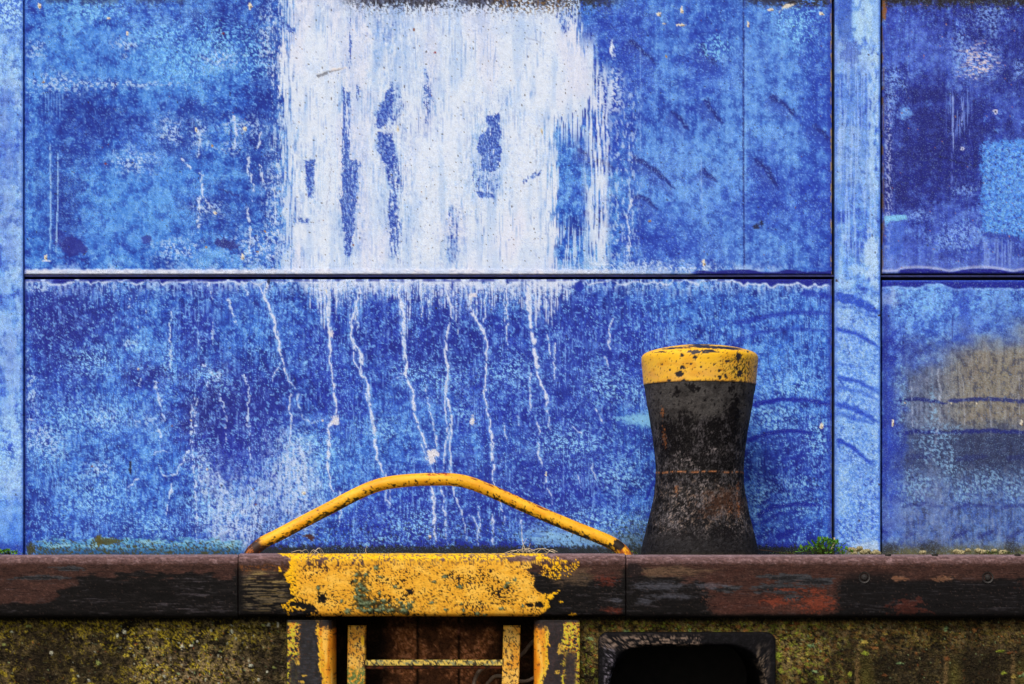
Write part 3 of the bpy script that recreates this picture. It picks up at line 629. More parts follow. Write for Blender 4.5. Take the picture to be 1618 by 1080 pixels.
    cv.mix(cv.box(960, 1040, 820, 900, 18) * ss(.54, .66, cv.N(5, 5, 83, 3, .75) + .0020 * (y - 850)) * .8, (44, 54, 54))
    cv.mix(ss(.70, .76, cv.N(4.4, 4.4, 84, 2, .7)) * ss(790, 850, y) * .7 * ss(380, 420, x) * ss(1000, 900, x), (40, 44, 60))
    for a in [(487, 847, 6, 3.5), (492, 851, 4, 4), (480, 846, 3, 2)]: cv.dab(*a, (70, 34, 34), .95, seed=a[0], nsx=4, nsy=4)
    cv.line([(206, 728), (205, 742), (206, 750)], 1.6, (18, 20, 60), .95, warp=1, seed=2, brk=0)
    chips(cv, [(679, 848, 2.4, 4), (219, 583, 2, 2), (480, 779, 4, 4), (327, 741, 2.4, 2), (1298, 673, 3, 6), (510, 664, 2, 2), (302, 664, 2, 2), (863, 748, 2, 4), (516, 460, 2, 3), (748, 665, 1.6, 5)])
    for k in range(14):
        a, b = rr.uniform(60, 1300), rr.uniform(455, 840)
        cv.dab(a, b, 1.5, 1.6, rr.choice([(40, 30, 50), (120, 70, 40), (30, 30, 70)]), .9, seed=k, nsx=3, nsy=3)
    pits(cv, 14, .83, (24, 24, 70), 5)
    cv.mix(ss(1304, 1313, x) * .6, (28, 50, 150)); cv.mix(ss(44, 39, x) * .6, (22, 40, 120)); cv.mix(ss(1311, 1314, x) * ss(.45, .55, cv.N(3, 14, 67, 2)) * .7, (96, 96, 110))
    cv.a[:] = np.clip(.5 * ss(-.25, .3, cv.v) + .4 * m2 + .15, 0, 1) * (1 - tb * .8)
    return cv

def paint_column(x, y):
    cv = Canvas(x, y, (104, 146, 226))
    v = base_blue(cv, (56, 92, 196), (104, 148, 226), (166, 200, 244), .10, 91, .7)
    c2 = (x > 700)
    grime(cv, .35)
    # left column
    cv.mix((~c2) * ss(.42, .62, cv.N(20, 60, 92, 4)) * ss(20, 120, y) * .45, (160, 192, 240))
    m = (~c2) * (ss(70, 30, y) + .8 * np.exp(-((y - 710) / 90) ** 2) + .5 * np.exp(-((y - 110) / 40) ** 2))
    cv.mix(np.clip(m, 0, 1) * .55 * ss(90, 40, y), (44, 90, 200)); specks(cv, np.clip(m, 0, 1), 94, (170, 212, 250), .45, 6, .85)
    cv.mix((~c2) * ss(850, 866, y + 10 * (cv.N(9, 9, 95, 3) - .5)), (16, 32, 120))
    cv.mix((~c2) * ss(750, 850, y) * .5, (56, 112, 214)); cv.mix((~c2) * ss(31, 37, x) * .5, (60, 96, 190))
    for a in [(8, 190, 14, 40), (12, 260, 16, 30), (6, 330, 14, 30), (16, 400, 16, 20), (10, 560, 12, 20)]: shade(cv, *a, op=.35, seed=a[1] % 9, col=(84, 112, 196))
    # right column
    cv.mix(c2 * cv.box(1350, 1400, -20, 105, 4, 12) * ss(.3, .5, cv.N(10, 20, 96, 3)) * .8, (170, 206, 244)); cv.dab(1385, 30, 8, 40, (120, 158, 226), .5, seed=5, nsx=5, nsy=8)
    cv.mix(c2 * cv.box(1324, 1346, -20, 62, 3, 5) * .6, (46, 78, 172)); cv.dab(1344, 86, 14, 17, (70, 94, 176), .75, seed=4, nsx=8, nsy=8)
    cv.mix(c2 * cv.box(1328, 1376, 90, 330, 5, 30) * .35, (96, 128, 206)); cv.mix(c2 * ss(.55, .68, cv.N(3.4, 120, 97, 3)) * cv.box(1324, 1388, 90, 420, 5, 30) * .55, (164, 192, 244))
    cv.mix(c2 * cv.box(1372, 1391, 60, 300, 4, 30) * ss(.35, .55, cv.N(8, 20, 98, 4)) * .7, (176, 208, 246)); cv.dab(1378, 405, 14, 38, (186, 214, 246), .75, seed=7, nsx=8, nsy=12, soft=.2)
    cv.mix(c2 * cv.box(1320, 1391, 470, 880, 3, 30) * ss(.40, .60, cv.N(5, 5, 99, 4, .8)) * .7, (170, 206, 248)); cv.mix(c2 * cv.box(1320, 1391, 500, 860, 3, 30) * ss(.62, .46, cv.N(5, 5, 199, 4, .8)) * .35, (66, 116, 214))
    for p, ww, op in [([(806, 108), (880, 122), (968, 165)], 8, .6), ([(806, 140), (880, 150), (968, 190)], 3, .3), ([(806, 222), (880, 238), (968, 290)], 3, .7), ([(815, 395), (890, 410), (965, 450)], 3.5, .55), ([(812, 425), (900, 450), (965, 480)], 3, .35),
                      ([(806, 488), (880, 510), (965, 556)], 4, .6), ([(806, 520), (870, 540), (940, 560)], 3, .4), ([(812, 615), (870, 645), (940, 705)], 3.4, .7), ([(812, 345), (890, 360)], 2, .3)]:
        cv.line(Z(p, 960, 420, 2.25), (ww, ww * .6), (24, 60, 176), min(1, op * 1.3), warp=1.2, ws=20, seed=int(p[0][1]), brk=.06, soft=3)
    cv.mix(c2 * ss(858, 866, y + 10 * (cv.N(12, 12, 100, 3) - .5)) * ss(1350, 1325, x), (26, 50, 160)); cv.mix(c2 * ss(848, 862, y + 12 * (cv.N(8, 8, 101, 3) - .5)) * ss(1335, 1360, x) * .6, (184, 200, 220))
    cv.mix(c2 * ss(866, 874, y + 10 * (cv.N(5, 5, 102, 3) - .5)) * .8, (120, 110, 70))
    cv.mix(c2 * ss(1326, 1321, x) * .5, (90, 120, 200)); cv.mix(c2 * ss(1386, 1390, x) * .6, (70, 110, 210))
    pits(cv, 16, .82, (60, 50, 80), 5)
    for a in [(1389, 498, 2, 2), (1389, 765, 2, 2), (1358, 822, 1.6, 1.6), (25, 781, 1.6, 1.6), (1323, 443, 2.5, 2)]: cv.dab(*a, (60, 40, 30), .95, seed=3, nsx=3, nsy=3)
    cv.a[:] = .45
    return cv

def paint_right_upper(x, y):
    cv = Canvas(x, y, (36, 58, 160))
    v = base_blue(cv, (18, 28, 112), (36, 56, 158), (84, 116, 206), -.04, 111, .7)
    st = cv.N(6, 160, 113, 3); cv.mix(ss(.52, .7, st) * .35, (84, 104, 190)); cv.mix(ss(.48, .32, st) * .4, (20, 24, 100))
    for a in [(1440, 60, 50, 50), (1490, 90, 40, 30), (1540, 130, 60, 40), (1470, 390, 60, 40), (1590, 400, 40, 30), (1510, 330, 50, 20), (1420, 380, 25, 40), (1600, 180, 20, 70)]: light(cv, *a, op=.5, seed=a[0] % 9, col=(92, 118, 204))
    for a in [(1480, 150, 30, 25), (1430, 260, 30, 50), (1500, 270, 50, 40), (1420, 310, 26, 26), (1520, 190, 40, 30), (1560, 40, 50, 30), (1480, 230, 50, 50), (1430, 150, 26, 30), (1600, 110, 25, 40), (1500, 200, 50, 20)]: shade(cv, *a, op=.6, seed=a[0] % 9, col=(22, 26, 112))
    grime(cv, .3)
    cv.mix(cv.box(1398, 1410, 150, 430, 5, 40) * ss(.5, .64, cv.N(4, 7, 114, 3, .75)) * .8, (160, 172, 216))
    m = np.zeros(len(x))
    for a in [(1540, 100, 30, 24), (1560, 95, 20, 26), (1520, 85, 16, 40), (1415, 125, 20, 20), (1520, 370, 34, 22), (1500, 380, 30, 14), (1560, 25, 30, 18), (1525, 300, 16, 8), (1430, 178, 10, 12), (1610, 110, 9, 16), (1570, 40, 14, 20), (1450, 340, 30, 8), (1408, 150, 10, 30)]:
        i, mm = cv.blob(*a, seed=6, soft=.4); m[i] = np.maximum(m[i], mm)
    specks(cv, m, 115, (132, 166, 232), .46, 5, .8)
    i, mm = cv.blob(1545, 98, 26, 24, seed=5, soft=.3); cv.mixi(i, mm * ss(.52, .64, fbm(x[i], y[i], 12, 4, 116, 3, .7)) * .9, (208, 196, 204))
    i, mm = cv.blob(1430, 178, 9, 10, seed=5, soft=.2); cv.mixi(i, mm * .7, (120, 170, 240))
    cv.poly([(1549, 226), (1600, 220), (1700, 224), (1700, 384), (1585, 376), (1552, 368)], (88, 148, 230), .85, warp=6, ws=9, soft=4, holes=.36)
    sp = cv.N(6, 6, 117, 3, .8); box = cv.box(1553, 1640, 226, 372, 5); cv.mix(box * ss(.55, .68, sp) * .6, (136, 190, 244)); cv.mix(box * ss(.45, .3, sp) * .5, (58, 110, 206))
    cv.poly([(1396, 342), (1432, 338), (1432, 346), (1405, 350), (1400, 358)], (128, 190, 236), .9, warp=1.5); cv.poly([(1398, 352), (1430, 348), (1424, 400), (1398, 420)], (78, 118, 214), .5, warp=5, soft=4)
    cv.poly([(1552, 374), (1586, 378), (1612, 384), (1612, 376), (1590, 370), (1555, 366)], (44, 58, 150), .7, warp=2)
    comb = cv.N(2.6, 60, 118, 3); cv.mix(cv.box(1550, 1600, 378, 425, 4, 10) * ss(.5, .64, comb) * .7, (130, 156, 220)); cv.mix(cv.box(1495, 1535, 140, 215, 6, 12) * ss(.58, .7, comb) * .7, (120, 146, 216))
    cv.line([(1506, 150), (1506, 240)], 1, (150, 170, 230), .8, warp=.6); cv.line([(1522, 160), (1519, 200)], 1, (150, 170, 230), .8, warp=.6); cv.line([(1504, 240), (1504, 300)], .9, (120, 140, 210), .6, warp=.6)
    cv.line([(1480, 244), (1505, 254), (1545, 262)], (1.5, 1), (18, 20, 90), .8); cv.dab(1573, 176, 3.5, 3.5, (214, 214, 234), .9, seed=2, nsx=3, nsy=3); cv.dab(1573, 176, 1.2, 1.2, (20, 20, 50), 1, seed=2); cv.dab(1521, 234, 3, 3, (190, 196, 230), .9, seed=2, nsx=3, nsy=3); cv.dab(1521, 235, 1.3, 1.3, (20, 20, 50), 1)
    gm = ss(16, -2, y + 20 * (cv.N(10, 10, 119, 4, .75) - .5)); cv.mix(gm * .95, (30, 24, 26))
    cv.dab(1397, 16, 4, 14, (140, 92, 40), .9, seed=3, nsx=4, nsy=5)
    cv.mix(ss(1399, 1394, x) * ss(.4, .6, cv.N(4, 20, 120, 3)) * .8, (120, 90, 60))
    cv.mix(ss(392, 425, y) * .35, (120, 140, 210)); sl = 430 - 6 * np.abs(np.sin((x - 1400) / 32.)) * ss(1415, 1425, x)
    cv.mix(np.exp(-((y - sl + 2.5) / 2.2) ** 2) * .6, (196, 200, 226)); cv.mix(ss(-.8, .8, y - sl) * ss(1418, 1424, x), (18, 26, 132))
    pits(cv, 17, .81, (20, 18, 60), 5); pits(cv, 18, .84, (150, 110, 90), 5)
    cv.a[:] = np.clip(.35 + .3 * m + .3 * box, 0, 1)
    return cv

def paint_right_lower(x, y):
    cv = Canvas(x, y, (60, 96, 190))
    v = base_blue(cv, (26, 48, 150), (62, 98, 190), (118, 158, 226), .04, 131, .6)
    top = ss(560, 470, y); cv.mix(top * ss(.40, .62, cv.N(14, 20, 132, 4, .7)) * .6, (112, 158, 230)); specks(cv, top * cv.box(1400, 1700, 440, 520, 10, 20), 133, (128, 184, 244), .50, 5, .8)
    grime(cv, .4)
    shade(cv, 1520, 480, 14, 60, op=.55, seed=3, col=(40, 66, 168)); shade(cv, 1590, 500, 30, 60, op=.3, seed=3, col=(70, 96, 170))
    # faded brown-grey stain
    e1 = 566 - 30 * ss(1440, 1560, x) - 8 * ss(1560, 1618, x)
    br = ss(-40, 44, y - e1 + 44 * (cv.N(60, 40, 134, 4) - .5)) * ss(1396, 1444, x + 20 * (cv.N(20, 40, 135, 4) - .5))
    t1 = ss(655, 700, y + 16 * (cv.N(40, 20, 142, 3) - .5)); t2_ = ss(730, 800, y)
    c = np.array((134, 122, 94.))[None] * (1 - t1[:, None]) + np.array((54, 68, 100.))[None] * t1[:, None]
    c = c * (1 - t2_[:, None]) + np.array((74, 98, 150.))[None] * t2_[:, None]
    c += (np.array((78, 98, 152.)) - c) * (.7 * ss(1550, 1430, x))[:, None]
    cv.c += (c - cv.c) * (br * (.85 - .25 * t2_))[:, None]
    n = cv.N(9, 14, 136, 4, .75); cv.mix(br * ss(.58, .80, n) * .3, (150, 154, 166)); cv.mix(br * ss(.44, .26, n) * .5, (52, 56, 84))
    st = cv.N(4, 70, 137, 3); cv.mix(br * ss(.58, .8, st) * .2, (146, 148, 156)); cv.mix(br * ss(.45, .2, st) * .25, (50, 52, 74)); cv.mix(br * ss(672, 690, y) * ss(760, 730, y) * .4, (34, 40, 76))
    for p, ww, op in [([(1412, 633), (1450, 630), (1495, 637)], 2.4, .9), ([(1495, 633), (1560, 630), (1625, 634), (1750, 634)], 2.8, .75), ([(1415, 685), (1450, 681), (1500, 684)], 2.8, .95), ([(1498, 683), (1560, 680), (1625, 683), (1750, 683)], 3, .9),
                      ([(1425, 800), (1460, 796), (1490, 800)], 3, .5), ([(1500, 806), (1530, 796), (1570, 800)], 3, .5), ([(1580, 802), (1630, 797)], 3, .5), ([(1430, 722), (1475, 720)], 4, .35), ([(1510, 726), (1560, 720)], 4, .4), ([(1590, 724), (1640, 720)], 4, .35),
                      ([(1430, 850), (1448, 840)], 3, .5), ([(1504, 850), (1530, 838)], 3, .5), ([(1544, 850), (1572, 838)], 3, .5), ([(1590, 850), (1618, 838)], 3, .5)]:
        cv.line(p, (ww, ww), (26, 36, 112), op, warp=1.5, ws=16, seed=int(p[0][0]), brk=.1, soft=1.4)
    m = np.zeros(len(x))
    for a in [(1445, 770, 34, 26), (1530, 775, 34, 22), (1600, 770, 30, 24), (1480, 700, 30, 40), (1420, 640, 14, 60), (1475, 650, 8, 40), (1500, 740, 20, 20), (1560, 760, 40, 20)]:
        i, mm = cv.blob(*a, seed=7, soft=.4); m[i] = np.maximum(m[i], mm)
    specks(cv, m, 138, (136, 176, 214), .52, 5, .75)
    shade(cv, 1410, 700, 14, 90, op=.5, seed=4, col=(28, 48, 150)); shade(cv, 1404, 560, 8, 90, op=.4, seed=4, col=(30, 48, 150)); cv.mix(cv.box(1395, 1402, 480, 860, 2, 20) * .5, (30, 44, 130))
    light(cv, 1412, 815, 18, 30, op=.5, seed=5, col=(140, 162, 200)); light(cv, 1480, 800, 14, 50, op=.4, seed=5, col=(140, 156, 186)); light(cv, 1408, 470, 12, 14, op=.5, seed=5, col=(180, 190, 220))
    cv.line([(1481, 580), (1487, 650), (1478, 700)], 1.1, (180, 190, 214), .6, warp=4, seed=2, brk=.35); cv.line([(1440, 600), (1444, 690)], .9, (170, 184, 214), .6, warp=2, brk=.4); cv.line([(1522, 600), (1524, 690)], .9, (160, 166, 184), .5, warp=1.5, brk=.4); cv.line([(1565, 590), (1566, 690)], .9, (160, 166, 184), .5, warp=1.5, brk=.4); cv.line([(1610, 590), (1611, 690)], .9, (160, 166, 184), .5, warp=1.5, brk=.4)
    cv.line([(1505, 500), (1505, 535)], 1.2, (34, 40, 110), .6, warp=.6)
    sl = 452 + 8 * np.sin((x - 1400) / 17.) * ss(1440, 1460, x) * ss(1520, 1500, x) + 3 * (cv.N(14, 99, 139, 2) - .5) + 3 * ss(1440, 1490, x)
    cv.mix(ss(1, -1, y - sl), (18, 32, 140)); cv.mix(np.exp(-((y - sl - 2) / 1.6) ** 2) * .5, (150, 180, 236)); cv.mix(ss(447, 444, y) * .6, (60, 100, 190))
    chips(cv, [(1411, 668, 2.4, 6), (1614, 668, 2.4, 6), (1430, 636, 1.6, 1.6), (1503, 637, 1.6, 1.6), (1544, 637, 1.6, 1.6), (1594, 637, 1.6, 1.6)])
    b = ss(846, 872, y + 18 * (cv.N(9, 9, 140, 4, .7) - .5)); cv.mix(b * .6, (104, 110, 112)); cv.mix(ss(858, 876, y + 12 * (cv.N(6, 6, 141, 3, .7) - .5)) * .75, (90, 84, 40))
    for a in [(1405, 866, 12, 9), (1470, 866, 16, 10), (1598, 866, 10, 10)]: cv.dab(*a, (34, 34, 40), .6, seed=a[0], nsx=6, nsy=6, soft=.3)
    pits(cv, 19, .82, (30, 26, 60), 5)
    cv.a[:] = .4
    return cv
def paint_plain(x, y):
    cv = Canvas(x, y, BLUE); base_blue(cv, DEEP, BLUE, LITE, 0, 151, .6); cv.a[:] = .4
    return cv

YW = 0.75
wall = empty('painted_metal_wall', (0, YW, 0), 'tall blue painted metal wall of large sheets with a scrubbed white patch', 'wall')
slab('sheet_panel', 38.5, 1314.5, -3, 432.6, YW - .004, .03, paint_upper, M_WALL, wall, seed=1)['label'] = 'upper blue sheet with a large white scrubbed patch'
slab('sheet_panel', 38.5, 1314.5, 441, 878, YW, .03, paint_lower, M_WALL, wall, seed=2)['label'] = 'lower blue sheet with white root-like paint runs'
slab('sheet_panel', 1394, 2672, -3, 431.5, YW + .006, .03, paint_right_upper, M_WALL, wall, seed=3)['label'] = 'dark navy upper sheet with a square light blue patch'
slab('sheet_panel', 1394, 2672, 442.5, 878, YW + .010, .03, paint_right_lower, M_WALL, wall, seed=4)['label'] = 'lower blue sheet faded to brown grey'
slab('upright_plate', -40, 36, -500, 878, YW - .014, .03, paint_column, M_WALL, wall, seed=5)
slab('upright_plate', 1319.5, 1391, -500, 878, YW - .014, .03, paint_column, M_WALL, wall, seed=6)
for a in [(-1318, -43, -3, 431.5), (-1318, -43, 442.5, 878), (-1318, -43, -498, -8), (38.5, 1314.5, -498, -8), (1394, 2672, -498, -8)]:
    slab('sheet_panel', *a, YW, .03, paint_plain, M_WALL, wall, seed=7)
def boxmesh(name, x0, x1, y0, y1, z0, z1, mat, parent=None, bev=0.0):
    import bmesh
    bm = bmesh.new()
    bmesh.ops.create_cube(bm, size=1)
    for v in bm.verts:
        v.co = Vector(((x0 + x1) / 2 + v.co.x * (x1 - x0), (y0 + y1) / 2 + v.co.y * (y1 - y0), (z0 + z1) / 2 + v.co.z * (z1 - z0)))
    if bev: bmesh.ops.bevel(bm, geom=bm.edges[:], offset=bev, segments=3, affect='EDGES', profile=.5)
    me = bpy.data.meshes.new(name); bm.to_mesh(me); bm.free()
    return link(name, me, mat, parent)
xa, xb = PX(-1318, YW), PX(2672, YW)
boxmesh('backing_frame', xa, xb, YW + .042, YW + .16, -.02, PZ(-500, YW), M_BLACK, wall)
for (p0, p1) in [(-1318, -43), (38.6, 1318.5), (1393.2, 2672)]:
    for (r0, r1) in [(433.8, 436.6), (-7.6, -4.4)]:
        boxmesh('joint_strip', PX(p0, YW), PX(p1, YW), YW + .001 + (.008 if p0 > 1300 else 0), YW + .041, PZ(r1, YW), PZ(r0, YW), M_DARK, wall)
boxmesh('coping', xa - .02, xb + .02, YW - .04, YW + .2, PZ(-500, YW) + .002, PZ(-500, YW) + .03, M_DARK, wall, .004)

# ================================================================== EDGE BEAMS
def paint_beam(x, y):
    cv = Canvas(x, y, (40, 30, 28)); cv.k = .12
    hs = cv.N(60, 3.2, 201, 4, .7); hb = cv.N(110, 16, 202, 4, .65); f = cv.N(7, 5, 203, 3, .75)
    # steel: brown above, black below with grey horizontal scrapes
    cv.c[:] = (15, 13, 13)
    cv.mix(ss(.55, .85, hs) * .5, (46, 41, 42)); cv.mix(ss(.60, .86, cv.N(50, 4, 204, 4, .7)) * ss(.45, .7, hb) * .6, (84, 78, 84))
    bt = y + 22 * (cv.N(60, 14, 205, 4, .6) - .5)
    reach = 908 + 8 * ss(1000, 1100, x) + 44 * ss(150, 60, x) + 60 * ss(1112, 1128, x + 30 * (f - .5)) * ss(1330, 1312, x + 30 * (f - .5))
    cv.mix(ss(3, -3, bt - reach), (62, 42, 37)); cv.mix(ss(3, -3, bt - reach) * ss(.5, .8, f) * .4, (92, 64, 54)); cv.mix(ss(3, -3, bt - reach) * ss(.56, .42, cv.N(30, 9, 206, 3)) * .5, (50, 32, 28))
    rw = 26 * (cv.N(26, 12, 217, 4, .75) - .5); rust = ss(1116, 1124, x + rw) * ss(1326, 1318, x + rw) * ss(890, 900, y) * ss(972, 964, y); cv.mix(rust * ss(.25, .5, cv.N(30, 20, 207, 3)) * .8, (60, 38, 33)); cv.mix(rust * ss(.5, .85, f) * .3, (84, 54, 44)); cv.mix(rust * ss(935, 955, y) * .3, (78, 44, 36))
    for k, a in enumerate([(1240, 912, 40, 6), (1232, 930, 42, 8), (1285, 918, 30, 7), (1260, 944, 24, 4), (60, 912, 44, 3.5), (110, 898, 26, 3), (1150, 930, 20, 5)]):
        cv.dab(*a, (56, 58, 62), .92, seed=k + 2, nsx=26, nsy=5, soft=.06, rag=.7); cv.dab(a[0], a[1] + 1, a[2] * .7, a[3] * .5, (24, 24, 26), .8, seed=k + 3, nsx=20, nsy=3, rag=.8)
    for a in [(1250, 931, 26, 2.4), (1286, 934, 12, 3), (1225, 950, 20, 6), (1290, 952, 26, 12)]: cv.dab(*a, (118, 56, 38), .7, seed=a[0], nsx=8, nsy=4, rag=1.0)
    bl = cv.box(1328, 2700, 917, 990, 12, 5); cv.mix(bl * .97, (17, 15, 16)); cv.mix(bl * ss(.64, .76, cv.N(70, 2.6, 208, 3)) * .4, (40, 38, 42)); bl2 = cv.box(1335, 1420, 905, 920, 14, 5); cv.mix(bl2 * .7, (24, 18, 18)); 
    for a in [(1420, 914, 14, 4), (1490, 914, 16, 4)]: cv.dab(*a, (128, 92, 70), .8, seed=a[0], nsx=9, nsy=4)
    cv.dab(1435, 960, 24, 13, (66, 34, 28), .9, seed=5, nsx=12, nsy=8, rag=1.1, soft=.08); cv.dab(1640, 925, 25, 10, (60, 36, 30), .8, seed=6, nsx=12, nsy=8)
    # tan scrape on the short piece and around the joint
    for a in [(1055, 903, 60, 8), (905, 910, 30, 14)]: cv.dab(*a, (98, 80, 62), .7, seed=a[0] % 9, nsx=22, nsy=6, soft=.2)
    cv.dab(1003, 900, 12, 20, (26, 20, 22), .85, seed=3, nsx=8, nsy=8, soft=.15); cv.dab(1180, 885, 20, 3, (60, 48, 50), .7, seed=4)
    for a in [(960, 917, 14, 7), (968, 964, 14, 5)]: cv.dab(*a, (96, 42, 30), .75, seed=a[0] % 9, nsx=8, nsy=5, soft=.3, rag=1)
    for a in [(975, 948, 10, 4), (1020, 950, 14, 5), (1060, 942, 36, 4), (1040, 926, 40, 7), (1120, 925, 26, 4)]: cv.dab(*a, (98, 100, 112), .55, seed=a[0] % 9, nsx=14, nsy=3, soft=.25)
    # mid (yellow) piece: brown dirty wood-like ends
    mid = (x > 376.5) & (x < 988.5)
    end = mid * ss(930, 900, y) * ss(470, 440, x); cv.mix(end * .6, (62, 46, 40)); cv.mix(mid * cv.box(378, 460, 892, 902, 4, 3) * ss(.5, .65, f) * .8, (112, 70, 34)); cv.mix(mid * cv.box(385, 455, 902, 965, 10, 5) * ss(.5, .66, hs) * .8, (104, 92, 70)); cv.mix(mid * cv.box(385, 455, 902, 965, 10, 5) * ss(.6, .75, cv.N(40, 3, 211, 3)) * .6, (150, 128, 80))
    edge = np.minimum(abs(x - 376), abs(x - 989)); cv.mix(ss(9, 1, edge + 6 * (f - .5)) * ss(892, 902, y) * .8, (14, 12, 12))
    sc1 = cv.N(34, 1.6, 220, 3, .75); cv.mix(ss(.66, .82, sc1) * ss(.5, .62, hb) * ss(900, 915, y) * .35, (84, 80, 86)); cv.mix(ss(.38, .2, sc1) * .25, (8, 7, 8))
    cv.mix(ss(.78, .88, cv.N(4, 3, 221, 3, .7)) * ss(1150, 1300, y * 0 + x) * 0 + ss(.80, .90, cv.N(3.4, 3, 222, 2, .7)) * .35, (110, 88, 80))
    # mauve top roll, its edge highlight painted into the colour
    tp = ss(893, 886, y + 5 * (f - .5)); cv.mix(tp * .8, (112, 88, 88)); cv.mix(tp * ss(.45, .65, cv.N(5, 3, 209, 3, .7)) * .6, (74, 56, 58)); cv.mix(tp * ss(.55, .75, cv.N(14, 3, 210, 3)) * .5, (156, 132, 134)); cv.mix(ss(881, 878, y) * .5, (150, 132, 136))
    bot = ss(968, 974, y + 4 * (f - .5)); cv.mix(bot * .8, (14, 12, 12))
    cv.a[:] = .5
    # yellow paint
    A = cv.poly([(430, 871), (442, 878), (458, 884), (458, 898), (449, 907), (453, 916), (460, 924), (458, 938), (474, 943), (486, 948), (498, 958), (506, 970), (512, 980), (846, 980), (851, 972), (858, 968), (869, 957), (866, 950), (878, 940), (887, 930), (872, 937), (860, 938), (848, 933), (844, 926), (846, 910), (834, 905), (841, 896), (850, 890), (828, 888), (806, 890), (800, 884), (815, 880), (850, 880), (880, 871), (870, 868), (430, 868)], None, seed=3, warp=2.2, ws=7, soft=.6)
    extra = [([(444, 956), (462, 944), (480, 942), (500, 956), (482, 952), (462, 950), (452, 958), (470, 958), (484, 963), (462, 966), (456, 974), (452, 970)], .45),
             ([(848, 890), (862, 881), (872, 884), (880, 880), (896, 890), (910, 886), (917, 886), (914, 896), (900, 910), (886, 914), (878, 916), (866, 912), (850, 906), (858, 900)], .52), ([(898, 970), (906, 968), (914, 971), (904, 974)], .3), ([(884, 948), (890, 950), (886, 953)], .2), ([(440, 895), (445, 900), (443, 905)], .2), ([(465, 975), (520, 975), (520, 968), (500, 966)], .55), ([(848, 880), (862, 880), (852, 893), (840, 897)], .2)]
    mk = np.zeros(len(x)); mk[A[0]] = A[1]
    for k, (p, ho) in enumerate(extra):
        i, m_ = cv.poly(p, None, seed=9 + k, warp=2.2, ws=5, soft=.6, holes=ho); mk[i] = np.maximum(mk[i], m_)
    mk = mk * mid
    for k, a in enumerate([(509, 945, 7, 9), (512, 885, 6, 2.6), (508, 889, 4, 2), (556, 920, 2, 5), (648, 935, 5, 5), (838, 955, 5, 4), (852, 955, 7, 4.5), (775, 901, 4, 3), (573, 890, 2.4, 3), (845, 900, 9, 10), (700, 885, 3, 2.5)]):
        i, m_ = cv.blob(*a, seed=k + 3, nsx=5, nsy=5, soft=.06); mk[i] *= (1 - m_)
    pit = cv.N(4.0, 4.2, 212, 2, .6); pit2 = cv.N(9, 8, 213, 3, .75)
    yb = 880 + 0 * x
    cl = .22 * (cv.N(50, 30, 218, 4) - .5) * 2 - .03; mk = mk * (1 - .9 * ss(.70, .77, pit + cl)) * (1 - .9 * ss(.80, .86, pit2 + cl)) * (1 - .9 * ss(.76, .84, cv.N(3.2, 3.2, 219, 2, .6) + cl)) * (1 - .75 * ss(.55, .68, cv.N(8, 4, 214, 4, .8)) * np.clip(ss(896, 884, y) * ss(600, 700, x) * ss(860, 760, x) + ss(893, 884, y) * .35, 0, 1))
    yc = np.empty((len(x), 3)); yc[:] = (228, 170, 60)
    t = cv.N(40, 20, 215, 4, .6); yc += (np.array((216, 156, 48.)) - yc) * (ss(.5, .78, t) * .6)[:, None]; yc += (np.array((242, 194, 92.)) - yc) * (ss(.5, .26, t) * .6)[:, None]
    yc += (np.array((250, 202, 22.)) - yc) * (ss(892, 882, y) * .7)[:, None]; yc += (np.array((248, 190, 20.)) - yc) * (np.clip(ss(845, 880, x) + ss(480, 455, x), 0, 1) * .8)[:, None]  # lemon top edge is a painted highlight; ends also brighter yellow
    nn = cv.N(4, 4, 216, 3, .7); yc += (np.array((150, 96, 30.)) - yc) * (ss(.62, .85, nn) * .6)[:, None]; ft = ss(955, 972, y + 10 * (nn - .5)); yc += (np.array((176, 120, 30.)) - yc) * (ft * .5)[:, None]
    cv.c += (yc - cv.c) * mk[:, None]; cv.h += mk * .0012; cv.a[:] = .5 - .5 * mk
    # grey-green lichen tufts
    for a in [(571, 935, 10, 26), (590, 955, 20, 9), (630, 962, 24, 6)]: cv.dab(*a, (58, 50, 26), .8, seed=a[0], nsx=5, nsy=5, soft=.15, rag=1.4)
    rr = random.Random(3); L = [(549, 966, 5, 5), (503, 929, 3, 4)]
    for k in range(32): L.append((rr.gauss(571, 5), rr.uniform(905, 962), rr.uniform(1.5, 3.8), rr.uniform(1.5, 3.6)))
    for k in range(44): L.append((rr.uniform(570, 655), 966 - rr.random() ** 2 * 20, rr.uniform(2, 4.6), rr.uniform(1.5, 3.8)))
    for a in [(704, 963), (729, 954), (792, 961), (826, 957), (798, 926), (803, 922), (727, 927), (686, 919), (703, 911), (601, 911), (594, 898), (733, 964), (755, 970), (766, 972), (600, 937), (683, 952), (625, 927), (814, 916), (540, 950)]: L.append((a[0], a[1], rr.uniform(2, 5), rr.uniform(2, 4)))
    for k, a in enumerate(L):
        cv.dab(*a, (64, 74, 50), .9, .002, seed=k, nsx=3, nsy=3, soft=.12, rag=.8); cv.dab(a[0] - .5, a[1] - .7, a[2] * .6, a[3] * .6, (122, 136, 106), .8, seed=k + 1, nsx=2.6, nsy=2.6, soft=.15, rag=.9)
    return cv
